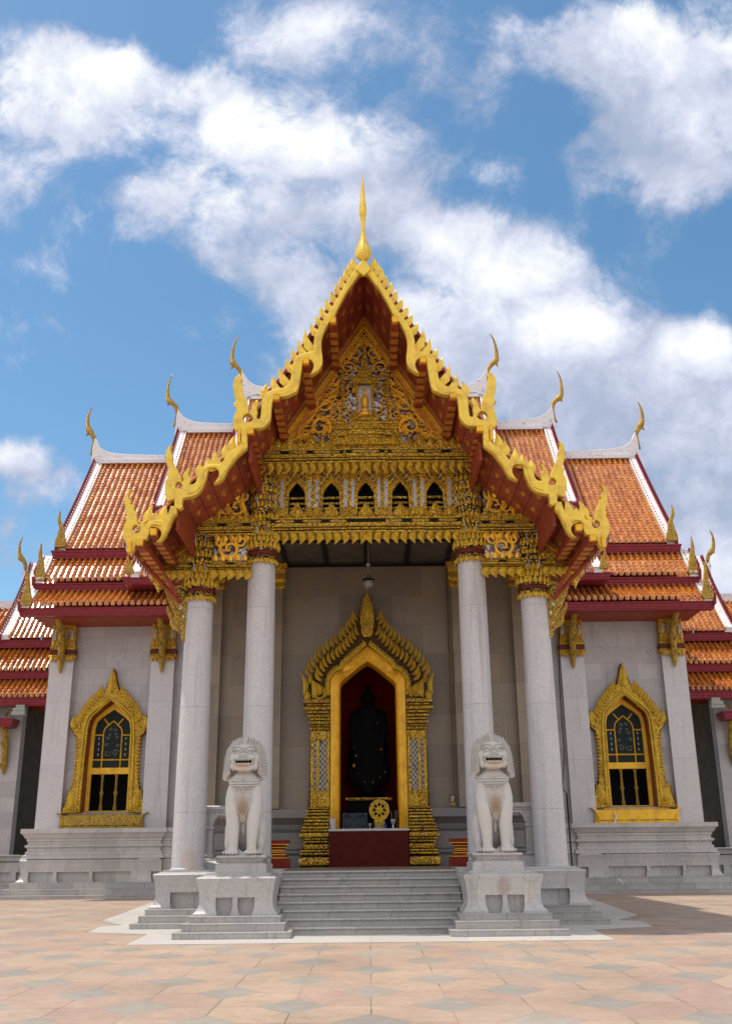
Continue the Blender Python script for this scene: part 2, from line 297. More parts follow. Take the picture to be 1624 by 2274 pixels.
def m_paving():
    m, nt, b = mat('hexagonal_granite_paving', (.5,.4,.3), .62); co = objc(nt); s = N(nt, 'ShaderNodeSeparateXYZ', i0=co).outputs
    U = M_(nt, 'DIVIDE', s[0], .885); V = M_(nt, 'DIVIDE', M_(nt, 'SUBTRACT', s[1], 13.69), 1.2)
    ri, rj = M_(nt, 'ROUND', U), M_(nt, 'ROUND', V)
    par = M_(nt, 'ABSOLUTE', M_(nt, 'MODULO', M_(nt, 'ADD', ri, rj), 2.0)); even = M_(nt, 'LESS_THAN', par, .5)
    ex = M_(nt, 'MULTIPLY', M_(nt, 'ABSOLUTE', M_(nt, 'SUBTRACT', U, ri)), .885); ey = M_(nt, 'MULTIPLY', M_(nt, 'ABSOLUTE', M_(nt, 'SUBTRACT', V, rj)), 1.2)
    rh = M_(nt, 'ADD', M_(nt, 'DIVIDE', ex, .42), M_(nt, 'DIVIDE', ey, .56))
    rhom = M_(nt, 'MULTIPLY', M_(nt, 'LESS_THAN', rh, 1.0), even)
    ci, cj = M_(nt, 'FLOOR', U), M_(nt, 'FLOOR', V); cell = N(nt, 'ShaderNodeCombineXYZ', i0=ci, i1=cj).outputs[0]
    wn = N(nt, 'ShaderNodeTexWhiteNoise', Vector=cell).outputs['Value']
    rc = N(nt, 'ShaderNodeTexWhiteNoise', Vector=N(nt, 'ShaderNodeCombineXYZ', i0=ri, i1=rj, i2=5.0).outputs[0]).outputs['Value']
    tc_ = RAMP(nt, wn, [(0, (.425, .285, .225)), (.3, (.465, .33, .245)), (.6, (.485, .35, .25)), (.85, (.45, .31, .235)), (1, (.42, .34, .265))])
    gc = RAMP(nt, rc, [(0, (.315, .285, .25)), (1, (.37, .325, .275))])
    c = MIX(nt, rhom, tc_, gc)
    seam = M_(nt, 'MULTIPLY', M_(nt, 'LESS_THAN', M_(nt, 'MINIMUM', ex, ey), .007), M_(nt, 'SUBTRACT', 1.0, rhom))
    edge = M_(nt, 'MULTIPLY', M_(nt, 'LESS_THAN', M_(nt, 'ABSOLUTE', M_(nt, 'SUBTRACT', rh, 1.0)), .014), even)
    sm = M_(nt, 'MAXIMUM', seam, M_(nt, 'MULTIPLY', edge, .7))
    sn = N(nt, 'ShaderNodeTexNoise', Vector=co, Scale=.8, Detail=2.0).outputs['Fac']
    c = MIX(nt, M_(nt, 'MULTIPLY', sm, STEP(nt, sn, .3, .6)), c, (.12, .09, .07))
    g = N(nt, 'ShaderNodeTexNoise', Vector=co, Scale=55.0, Detail=4.0, Roughness=.7).outputs['Fac']; c = MIX(nt, 1.0, c, RAMP(nt, g, [(.3, .62), (.7, 1.2)]), 'MULTIPLY')
    st = N(nt, 'ShaderNodeTexNoise', Vector=co, Scale=.5, Detail=8.0, Roughness=.7).outputs['Fac']; c = MIX(nt, 1.0, c, RAMP(nt, st, [(.3, .74), (.65, 1.08)]), 'MULTIPLY')
    md = N(nt, 'ShaderNodeTexNoise', Vector=co, Scale=5.0, Detail=9.0, Roughness=.8).outputs['Fac']; c = MIX(nt, 1.0, c, RAMP(nt, md, [(.35, .80), (.62, 1.06)]), 'MULTIPLY'); c = MIX(nt, .10, c, (.45, .345, .27))
    nt.links.new(c, b.inputs['Base Color']); bump(nt, b, M_(nt, 'SUBTRACT', g, sm), .3, .006); return m
PAVING = m_paving()
# ---------------------------------------------------------------- mesh helpers
col = C.collection
class MB:
    def __init__(s): s.v = []; s.f = []; s.extra = []
    def add(s, vs, fs):
        o = len(s.v); s.v += [tuple(v) for v in vs]; s.f += [tuple(i+o for i in f) for f in fs]; return s
    def box(s, x0, x1, y0, y1, z0, z1):
        x0, x1 = min(x0, x1), max(x0, x1); z0, z1 = min(z0, z1), max(z0, z1)
        return s.add([(x0,y0,z0),(x1,y0,z0),(x1,y1,z0),(x0,y1,z0),(x0,y0,z1),(x1,y0,z1),(x1,y1,z1),(x0,y1,z1)],
                     [(0,3,2,1),(4,5,6,7),(0,1,5,4),(1,2,6,5),(2,3,7,6),(3,0,4,7)])
    def loft(s, rings, cap=True):
        n = len(rings[0]); fs = []; vs = [p for r in rings for p in r]
        for i in range(len(rings)-1):
            for j in range(n): fs.append((i*n+j, i*n+(j+1) % n, (i+1)*n+(j+1) % n, (i+1)*n+j))
        if cap: fs += [tuple(range(n))[::-1], tuple((len(rings)-1)*n+j for j in range(n))]
        return s.add(vs, fs)
    def stack(s, prof, x0, x1, y0, y1):              # prof: (outset, z): a rectangular moulded block
        return s.loft([[(x0-o,y0-o,z),(x1+o,y0-o,z),(x1+o,y1+o,z),(x0-o,y1+o,z)] for o, z in prof])
    def lathe(s, cx, cy, prof, n=32, lob=0, amp=0.0):
        return s.loft([[(cx+r*(1+amp*cos(lob*2*pi*k/n))*cos(2*pi*k/n), cy+r*(1+amp*cos(lob*2*pi*k/n))*sin(2*pi*k/n), z) for k in range(n)] for r, z in prof])
    def tube(s, path, rad, n=8, flat=1.0):
        path = [Vector(p) for p in path]; rings = []
        for i, p in enumerate(path):
            t = (path[min(i+1, len(path)-1)]-path[max(i-1, 0)]).normalized()
            a = Vector((0, 1, 0)) if abs(t.y) < .9 else Vector((1, 0, 0))
            b = t.cross(a).normalized(); a = b.cross(t).normalized()
            r = rad[i] if hasattr(rad, '__len__') else rad
            rings.append([tuple(p+b*(r*cos(2*pi*k/n))+a*(r*flat*sin(2*pi*k/n))) for k in range(n)])
        return s.loft(rings)
    def prism(s, poly, y0, y1):                      # (x,z) outline between two depths
        n = len(poly)
        return s.add([(x, y0, z) for x, z in poly]+[(x, y1, z) for x, z in poly],
                     [tuple(range(n)), tuple(range(2*n-1, n-1, -1))]+[(i, i+n, (i+1) % n+n, (i+1) % n) for i in range(n)])
    def leaf(s, base, tip, wd, Y, dep=.05, lean=0.0, back=0.0, segs=6):   # carved flame leaf in an XZ plane facing the viewer
        bx, bz = base; tx, tz = tip; L = math.hypot(tx-bx, tz-bz); ux, uz = (tx-bx)/L, (tz-bz)/L; nx, nz = -uz, ux
        pr = [(0, .55), (.2, .92), (.4, 1.0), (.6, .82), (.8, .45), (1.0, .03)]
        vs = []; fs = []
        for t, w in pr:
            o = lean*L*sin(pi*t)*.5
            for sgn, d in ((-1, 0), (0, 1), (1, 0)):
                k = sgn*w*wd/2+o
                vs.append((bx+ux*L*t+nx*k, Y-dep*d*(.4+.6*w), bz+uz*L*t+nz*k))
            if back: vs.append((bx+ux*L*t+nx*o, Y+back, bz+uz*L*t+nz*o))
        m = 4 if back else 3
        for i in range(len(pr)-1):
            a = i*m; b = a+m
            fs += [(a, a+1, b+1, b), (a+1, a+2, b+2, b+1)]
            if back: fs += [(a+2, a+3, b+3, b+2), (a+3, a, b, b+3)]
        return s.add(vs, fs)
    def leaf3(s, o, up, nrm, h, wd, dep=.04):        # leaf on any surface: origin, direction, outward normal
        up = Vector(up).normalized(); nrm = Vector(nrm).normalized(); r = up.cross(nrm).normalized(); o = Vector(o)
        pr = [(0, .6), (.25, 1.0), (.5, .85), (.78, .45), (1.0, .03)]; vs = []; fs = []
        for t, w in pr:
            for sg, d in ((-1, 0), (0, 1), (1, 0)): vs.append(tuple(o+up*(h*t)+r*(sg*w*wd/2)+nrm*(dep*d*w+dep*.25*t)))
        for i in range(len(pr)-1):
            a = i*3; b = a+3; fs += [(a, a+1, b+1, b), (a+1, a+2, b+2, b+1)]
        return s.add(vs, fs)
    def mirror(s):
        n = MB(); n.v = [(-x, y, z) for x, y, z in s.v]; n.f = [f[::-1] for f in s.f]; n.extra = [(a.mirror(), b) for a, b in s.extra]; return n
    def build(s, name, m, parent=None, smooth=False, extra=None):
        marks = []
        for mb_, mt_ in (extra or s.extra): marks.append((len(s.f), mt_)); s.add(mb_.v, mb_.f)
        me = bpy.data.meshes.new(name); me.from_pydata(s.v, [], s.f); me.materials.append(m)
        for q, (nf, mt_) in enumerate(marks):
            me.materials.append(mt_)
            for i in range(nf, len(me.polygons)): me.polygons[i].material_index = q+1
        bm = bmesh.new(); bm.from_mesh(me); bmesh.ops.recalc_face_normals(bm, faces=bm.faces); bm.to_mesh(me); bm.free()
        if smooth: me.polygons.foreach_set('use_smooth', [True]*len(me.polygons))
        if smooth == 'auto':
            me.set_sharp_from_angle(angle=radians(40))
        o = bpy.data.objects.new(name, me); col.objects.link(o)
        if parent: o.parent = parent; o.matrix_parent_inverse = parent_inv(parent)
        return o
def parent_inv(p): return world_m(p).inverted()
def world_m(p):
    m = Matrix.LocRotScale(p.location, p.rotation_euler, p.scale)
    return (world_m(p.parent) @ p.matrix_parent_inverse @ m) if p.parent else m
def tag(o, label=None, cat=None, group=None, kind=None):
    if label: o['label'] = label
    if cat: o['category'] = cat
    if group: o['group'] = group
    if kind: o['kind'] = kind
    return o
def thing(name, loc, label, cat, group=None):
    o = bpy.data.objects.new(name, None); col.objects.link(o); o.location = loc; o.empty_display_size = .3
    return tag(o, label, cat, group)
def smooth_path(L, closed=True, sub=3, corner=55):
    n = len(L); out = []
    def isc(i):
        if not closed and (i == 0 or i == n-1): return True
        a = Vector(L[i])-Vector(L[i-1]); b = Vector(L[(i+1) % n])-Vector(L[i])
        return a.length < 1e-6 or b.length < 1e-6 or a.angle(b) > radians(corner)
    cs = [isc(i) for i in range(n)]
    for i in range(n if closed else n-1):
        p1, p2 = Vector(L[i]), Vector(L[(i+1) % n])
        p0 = Vector(L[i-1]) if not cs[i] else p1*2-p2
        p3 = Vector(L[(i+2) % n]) if not cs[(i+1) % n] else p2*2-p1
        for k in range(sub):
            t = k/sub
            out.append(tuple(.5*((2*p1)+(p2-p0)*t+(2*p0-5*p1+4*p2-p3)*t*t+(3*p1-p0-3*p2+p3)*t**3)))
    if not closed: out.append(tuple(L[-1]))
    return out
def plate(mb, outlines, y0, y1, bevel=0.0, smooth=False):   # plates with holes, cut from (x,z) outlines
    cu = bpy.data.curves.new('tmp', 'CURVE'); cu.dimensions = '2D'; cu.fill_mode = 'BOTH'
    cu.extrude = max((y1-y0)/2-bevel, .001); cu.bevel_depth = bevel; cu.offset = -bevel; cu.bevel_resolution = 1
    for ol in outlines:
        if smooth: ol = smooth_path(ol)
        sp = cu.splines.new('POLY'); sp.points.add(len(ol)-1); sp.use_cyclic_u = True
        for p, (x, z) in zip(sp.points, ol): p.co = (x, z, 0, 1)
    o = bpy.data.objects.new('tmp', cu); me = o.to_mesh(); ym = (y0+y1)/2
    mb.add([(v.co.x, ym-v.co.z, v.co.y) for v in me.vertices], [tuple(p.vertices) for p in me.polygons])
    o.to_mesh_clear(); bpy.data.objects.remove(o); bpy.data.curves.remove(cu); return mb
def copy_tree(o, parent=None, label=None):
    c = o.copy(); col.objects.link(c); c.parent = parent
    if label: c['label'] = label
    for ch in list(o.children): copy_tree(ch, c)
    return c
def spiral(mb, cx, cz, R, turns, a0, d, Y, r0, n=26, squash=1.0, curl=True):   # gilded scroll
    L = []; rr = []
    for i in range(n):
        t = i/(n-1); r = R*(1-t)**.8+R*.08; a = a0+d*turns*2*pi*t
        L.append((cx+r*cos(a), Y-.03*t, cz+r*sin(a)*squash)); rr.append(r0*(1-.45*t))
    mb.tube(L, rr, 6)
    for i in range(2, n-4, 3):
        p = L[i]; a = a0+d*turns*2*pi*i/(n-1); r = R*.36
        mb.leaf((p[0], p[2]), (p[0]+r*cos(a+.7*d), p[2]+r*sin(a+.7*d)), R*.22, Y-.02, .05, .3*d)
    return mb
# ---------------------------------------------------------------- ground
g = MB().add([(-400, -60, 0), (400, -60, 0), (400, 700, 0), (-400, 700, 0)], [(0, 1, 2, 3)]).build('paving', PAVING); tag(g, kind='structure')
ap = [G(x, y) for x, y in ((279.6,2098.2),(328,2074.2),(201.8,2070),(227,2044))]
ap = [(-4.68,20.71),(-4.82,23.35),(-6.24,24.08),(-6.80,27.9),(-6.50,27.75),(-7.9,39.2),(-16.8,40.9),(-16.8,43.5)]
ap = [(-4.68,20.71),(-4.82,23.35),(-6.30,24.0),(-6.50,25.9),(-6.05,26.3),(-7.03,28.2),(-7.85,39.0),(-7.9,42.5)]
full = ap+[(-x, y) for x, y in ap[::-1]]
g = MB().add([(x, y, .004) for x, y in full], [tuple(range(len(full)))]).build('white_marble_apron', MARBLE_W); tag(g, kind='structure')

# ---------------------------------------------------------------- plinths with elephant-foot legs
def ofoot(t):
    tab = [(0,0),(.05,0),(.10,-.05),(.2,-.10),(.33,-.125),(.6,-.115),(.85,-.085),(1,-.05)]
    for (a, u), (b, v) in zip(tab, tab[1:]):
        if t <= b: return u+(v-u)*(t-a)/(b-a)
    return -.05
TS = [0, .05, .08, .12, .18, .26, .36, .48]
def leg_plinth(mb, x0, x1, y0, y1, z0, z1, rec, hr=.48, d=.28, s=1.0, left=True, right=True, rim=.06):
    H = z1-z0; full = TS+[.6, .72, .85, .95, 1.0]
    def inner(t): return .055*s*max(0, 1-t/.3)**2
    edges = [x0]+[v for r in rec for v in r]+[x1]
    for k in range(0, len(edges), 2):                # piers between recesses
        a, b = edges[k], edges[k+1]; first, last = k == 0, k == len(edges)-2; rings = []
        for t in TS:
            o = ofoot(t)*s; z = z0+H*t*hr/.48
            xa = a-(o if (first and left) else (-0.0 if first else inner(t))); xb = b+(o if (last and right) else (0 if last else inner(t)))
            yy = y0-o if (first or last) else y0+.10*s-0*o
            rings.append([(xa, yy, z), (xb, yy, z), (xb, y0+d, z), (xa, y0+d, z)])
        mb.loft(rings)
    rings = []
    for t in (hr, .6, .72, .85, .95, 1.0):
        o = ofoot(t)*s; z = z0+H*t; rings.append([(x0-(o if left else 0), y0-o, z), (x1+(o if right else 0), y0-o, z), (x1+(o if right else 0), y0+d, z), (x0-(o if left else 0), y0+d, z)])
    mb.loft(rings)
    rings = []
    for t in full:
        o = ofoot(t)*s; z = z0+H*t; rings.append([(x0-(o if left else 0), y0+d, z), (x1+(o if right else 0), y0+d, z), (x1+(o if right else 0), y1, z), (x0-(o if left else 0), y1, z)])
    mb.loft(rings)
    # sloping rim up to the slab
    o = ofoot(1)*s
    mb.loft([[(x0-o, y0-o, z1), (x1+o, y0-o, z1), (x1+o, y1, z1), (x0-o, y1, z1)],
             [(x0-o+.02, y0-o+.02, z1+.02), (x1+o-.02, y0-o+.02, z1+.02), (x1+o-.02, y1, z1+.02), (x0-o+.02, y1, z1+.02)],
             [(x0-o+.16, y0-o+.20, z1+rim), (x1+o-.16, y0-o+.20, z1+rim), (x1+o-.16, y1, z1+rim), (x0-o+.16, y1, z1+rim)]])
def slabs(mb, L):                                    # (x0,x1,y0,y1,z0,z1) worn slabs, a hair of bevel
    for x0, x1, y0, y1, z0, z1 in L:
        mb.loft([[(x0-o, y0-o, z), (x1+o, y0-o, z), (x1+o, y1, z), (x0-o, y1, z)] for o, z in ((0, z0), (0, z1-.025), (.012, z1-.018), (.012, z1-.004), (0, z1))])

def lion_plinth(sx, label):
    t = thing('lion_plinth', (sx*2.83, 23.2, 0), label, 'plinth', 'marble plinths of the two lions')
    def B(mb, name, m, par=t, **k):
        return (mb if sx < 0 else mb.mirror()).build(name, m, par, **k)
    st = MB(); slabs(st, [(-4.005,-1.62,21.75,24.6,0,.127),(-3.86,-1.76,22.0,24.6,.127,.28),(-3.765,-1.86,22.25,24.6,.28,.405)]); B(st, 'step_base', MARBLE_S)
    b = MB(); leg_plinth(b, -3.73, -1.94, 22.45, 24.5, .405, 1.14, [(-3.26,-2.90),(-2.80,-2.44)], s=1.0); B(b, 'leg_block', MARBLE2 if sx < 0 else MARBLE2R)
    p = MB(); p.stack([(.02,1.19),(.02,1.235),(0,1.24)], -3.50, -2.16, 22.83, 24.4); B(p, 'slab', MARBLE2)
    p = MB(); p.stack([(0,1.24),(0,1.40),(-.10,1.455),(-.12,1.47),(-.10,1.475),(-.10,1.50),(-.04,1.545),(-.01,1.56),(-.01,1.60)], -3.33, -2.23, 22.86, 24.3); B(p, 'pedestal', MARBLE2)
    return t
lion_plinth(-1, 'stepped marble plinth with curled feet under the left stone lion')
lion_plinth(1, 'stepped marble plinth with a brown stain on its front, under the right stone lion')

def column_plinth(sx, label):
    t = thing('column_plinth', (sx*3.6, 26, 0), label, 'plinth', 'marble plinths under the porch columns')
    def B(mb, name, m): return (mb if sx < 0 else mb.mirror()).build(name, m, t)
    st = MB(); slabs(st, [(-5.556,-1.99,24.82,27.6,0,.119),(-5.41,-1.99,25.05,27.6,.119,.272),(-5.315,-1.99,25.3,27.6,.272,.401)]); B(st, 'step_base', MARBLE_S)
    b = MB(); leg_plinth(b, -5.28, -1.985, 25.5, 27.5, .401, 1.165, [(P(*kQ(132,705),25.6)[0], -2.7)], s=1.0); B(b, 'leg_block', MARBLE2)
    p = MB(); p.stack([(0,1.22),(0,1.262)], -5.06, -2.10, 25.76, 27.4); B(p, 'slab', MARBLE2)
    return t
column_plinth(-1, 'broad marble plinth carrying the two porch columns left of the steps')
column_plinth(1, 'broad marble plinth carrying the two porch columns right of the steps')

t = thing('staircase', (0, 23.6, 0), 'grey marble steps rising between the two lions to the porch', 'staircase')
for k in range(8):
    m = MB(); y = 22.64+k*.29; z = 1.236*k/8+.0005; z1 = 1.236*(k+1)/8+(.001 if k < 7 else 0); xe = 2.03 if k > 2 else 1.90
    y2 = y+.33 if k < 7 else 24.95
    m.box(-xe, xe, y+.05, y2, z, z1-.055)
    m.loft([[(-xe, y+a, z1-.055+b), (xe, y+a, z1-.055+b), (xe, y2, z1-.055+b), (-xe, y2, z1-.055+b)] for a, b in ((.02,0),(.0,.012),(-.008,.027),(.0,.043),(.02,.055))])
    m.build('step', MARBLE_S, t)
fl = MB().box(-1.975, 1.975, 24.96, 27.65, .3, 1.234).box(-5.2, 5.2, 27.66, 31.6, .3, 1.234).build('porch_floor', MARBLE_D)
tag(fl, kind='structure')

# ---------------------------------------------------------------- the temple
T = thing('temple', (0, 36, 0), 'white marble temple hall with tiered orange tiled roofs and a gilded columned porch', 'temple')
def both(f):                                         # a left part and its mirrored twin
    r = []
    for sx in (-1, 1): r.append(f(sx))
    return r
def put(mb, sx, name, m, par=T, **k):
    if sx > 0 and k.get('extra'): k['extra'] = [(a.mirror(), b) for a, b in k['extra']]
    return (mb if sx < 0 else mb.mirror()).build(name, m, par, **k)

# round porch columns with gilded lotus capitals
YC = 26.3
def zc(y): return P(820, y, YC-.38)[1]
def leafring(mb, r, z, n, h, wd, cx, down=False, tilt=.0, dep=.03, off=0.0):
    for k in range(n):
        a = 2*pi*(k+off)/n; nr = Vector((cos(a), sin(a), 0)); up = Vector((0, 0, -1 if down else 1))+nr*tilt
        mb.leaf3((cx+nr.x*r, YC+nr.y*r, z), up, nr, h, wd, dep)
def column(sx, cx, r0, r1, Y0z, base):
    zn = zc(1252) if cx < 3.5 else zc(1333)
    sh = MB().lathe(-cx, YC, [(r0+.03, 1.26), (r0+.03, 1.29), (r0, 1.31), (r0, 2.2), (r0-.01, 4.0), (r1+.01, zn-1.2), (r1, zn+.3)], 48)
    c = put(sh, sx, 'column', MARBLE_C, T, smooth='auto'); cp = MB(); gl = MB(); lv = MB()
    if cx < 3.5:
        yy = dict(ring=1237, gr=1230, band=1222, bul0=1213, bul1=1203, top=1174, col0=1168, col1=1160, b2=1138, b2m=1120, r2=1085, c2=1078, t3=1050, end=1040)
    else:
        yy = dict(ring=1318, gr=1311, band=1304, bul0=1296, bul1=1286, top=1256, col0=1250, col1=1242, b2=1222, b2m=1208, r2=1187, c2=1183, t3=1180, end=1174)
    z = {k: zc(v) for k, v in yy.items()}
    prof = [(r1+.005, zn+.14), (r1+.05, zn+.16), (r1+.06, z['ring']), (r1+.05, z['ring']+.05), (r1+.0, z['gr']), (r1+.02, z['gr']+.02), (r1+.02, z['band']), (r1+.04, z['band']+.02), (r1+.07, z['bul0']), (r1+.085, z['bul1']), (r1+.03, z['bul1']+.12),
            (r1-.02, z['bul1']*.5+z['top']*.5), (r1-.08, z['top']-.03), (r1-.09, z['top']), (r1+.0, z['col0']), (r1+.02, z['col0']*.4+z['col1']*.6), (r1-.03, z['col1']+.03), (r1-.10, z['col1']+.08), (r1-.09, z['b2']-.08), (r1-.0, z['b2']), (r1-.01, z['b2m']), (r1-.05, z['b2m']*.4+z['r2']*.6), (r1-.06, z['r2']-.03), (r1-.02, z['r2']), (r1-.05, z['c2']), (r1-.05, z['t3']-.1), (r1-.10, z['t3']), (r1-.10, z['end'])]
    zz = -1; pr = []
    for r, q in prof: zz = max(q, zz+.004); pr.append((r, zz))
    cp.lathe(-cx, YC, pr, 48, lob=12, amp=.008)
    leafring(lv, r1+.055, z['ring']+.0, 16, .17, .12, -cx, True, .0); leafring(lv, r1+.055, z['ring']-.02, 16, .10, .07, -cx, True, .0, off=.5)
    leafring(lv, r1+.075, z['bul0']+.0, 20, .22, .13, -cx, False, .05, .05); leafring(lv, r1+.05, z['bul1']+.06, 20, .26, .12, -cx, False, -.18, .04, .5)
    leafring(lv, r1+.0, z['bul1']+.25, 20, .24, .11, -cx, False, -.22, .04); leafring(lv, r1-.05, z['top']-.28, 18, .26, .10, -cx, False, -.12, .04, .5)
    leafring(lv, r1+.0, z['col1']-.02, 18, .09, .09, -cx, False, .25); leafring(lv, r1-.03, z['b2']-.10, 18, .20, .11, -cx, False, .05, .05)
    leafring(lv, r1-.02, z['b2m'], 18, .2, .10, -cx, False, -.15, .04, .5)
    if cx < 3.5:
        leafring(lv, r1-.05, z['b2m']+.22, 14, .2, .1, -cx, False, -.1, .04); leafring(lv, r1-.03, z['r2'], 16, .2, .11, -cx, False, .0, .04)
        leafring(lv, r1-.04, z['c2']+.2, 14, .2, .1, -cx, False, -.1, .04)
    for (zq, rq, nn) in ((z['bul1']+.30, r1-.01, 8), (z['b2m']+.10, r1-.03, 8)):
        for q in range(nn):
            a = 2*pi*(q+.5)/nn; gl.leaf3((-cx+cos(a)*(rq+.03), YC+sin(a)*(rq+.03), zq), (0, 0, 1), (cos(a), sin(a), 0), .3, .05, .02)
    k = put(cp, sx, 'capital', GOLD_X, c, extra=[(lv, GOLD_L), (gl, LATT_G)])
    bd = MB().lathe(-cx, YC, [(r1+.052, z['gr']+.03), (r1+.06, z['band']), (r1+.052, z['bul0']-.03)], 40); put(bd, sx, 'red_band', BANDRED, c, smooth=True)
    return c
for sx in (-1, 1):
    column(sx, 2.86, .40, .365, 0, 0); column(sx, 4.52, .41, .36, 0, 0)

# walls of the porch: the door wall and its mouldings
YB = 31.5
zceil = P(815, 1250, YB)[1]
hole = [(-1.0, 1.0), (1.0, 1.0), (1.0, 5.2), (.0, 6.9), (-1.0, 5.2)]
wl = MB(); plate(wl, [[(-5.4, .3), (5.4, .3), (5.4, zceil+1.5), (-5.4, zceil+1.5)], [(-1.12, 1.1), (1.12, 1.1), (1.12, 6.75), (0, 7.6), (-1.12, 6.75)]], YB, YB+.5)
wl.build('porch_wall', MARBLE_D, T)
for sx in (-1, 1): MB().box(sx*5.4, sx*4.9, YB+.5, 44, .3, zceil+1.5).build('nave_wall', MARBLE, T)
def pil(sx):
    for xa, xb in ((P(490,1700,YB-.25)[0]-.9, P(482,1650,YB-.25)[0]), (-3.6, P(624,1500,YB-.25)[0])):
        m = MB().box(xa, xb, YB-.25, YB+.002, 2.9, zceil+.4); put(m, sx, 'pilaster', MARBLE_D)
        m = MB().stack([(0,zceil-.9),(.06,zceil-.85),(.03,zceil-.7),(.10,zceil-.6),(.05,zceil-.4),(.10,zceil-.3),(.14,zceil-.1),(.08,zceil)], xa, xb, YB-.27, YB); put(m, sx, 'pilaster_capital', GOLD_C)
    m = MB(); zt = P(700, 1797, YB-.3)[1]; zb = P(700, 1815, YB-.3)[1]
    m.stack([(-.35,1.236),(-.35,1.55),(-.38,1.57),(-.30,1.62),(-.30,1.68),(-.40,1.74),(-.40,2.2),(-.34,2.24),(-.28,2.30),(-.34,2.38),(-.34,zb-.2),(-.2,zb-.1),(0,zb),(0,zt)], -5.2, -1.55, YB-.42, YB+.3)
    put(m, sx, 'wall_base_moulding', MARBLE_M)
both(pil)
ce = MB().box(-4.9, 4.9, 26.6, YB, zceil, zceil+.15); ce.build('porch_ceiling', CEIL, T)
cb = MB()
for x in (-2.62, -1.3, 0, 1.3, 2.62): cb.box(x-.07, x+.07, 26.65, YB-.01, zceil-.06, zceil+.01)
cb.box(-2.6, 2.6, YB-.12, YB-.01, zceil-.13, zceil-.062); cb.build('ceiling_beam', BLACK, T)

# porch balustrades with a pointed opening
def balu(sx):
    Yq = 26.75; x0 = P(*kN(640, 1100), Yq)[0]; xo = P(*kN(712, 1100), Yq)[0]; w_ = .47; x1 = xo+w_; xe = x1+.26
    zt = P(470, 1793, Yq)[1]; zs = P(*kN(710,1015), Yq)[1]; zp = P(*kN(770,940), Yq)[1]; zb = P(*kN(700,1285), Yq)[1]
    m = MB(); op = [(xo, zb+.03), (x1, zb+.03), (x1, zs), (x1-.05, zs+.13), (x1-.14, zs+.23), ((xo+x1)/2, zp), (xo+.14, zs+.23), (xo+.05, zs+.13), (xo, zs)]
    plate(m, [[(x0, zb), (xe, zb), (xe, zt-.12), (x0, zt-.12)], op], Yq, Yq+.34, .008)
    m.stack([(0,zt-.13),(.03,zt-.11),(.03,zt-.08),(.07,zt-.05),(.07,zt+.02),(.04,zt+.05)], x0, xe, Yq, Yq+.34)
    m.stack([(.22,1.262),(.22,zb-.14),(.12,zb-.06),(.12,zb-.03),(.03,zb)], x0, xe, Yq, Yq+.34)
    m.stack([(.0,zb),(.03,zb+.02),(.03,zb+.07),(0,zb+.1)], x0, xo, Yq, Yq+.34); m.stack([(0,zs-.12),(.03,zs-.10),(.03,zs-.05),(0,zs-.03)], x0, xo, Yq, Yq+.34)
    o = put(m, sx, 'balustrade', MARBLE2, None)
    o.parent = None
    tag(o, 'low marble balustrade with a pointed opening, behind the %s lion' % ('left' if sx < 0 else 'right'), 'balustrade', 'balustrades between the porch columns')
both(balu)

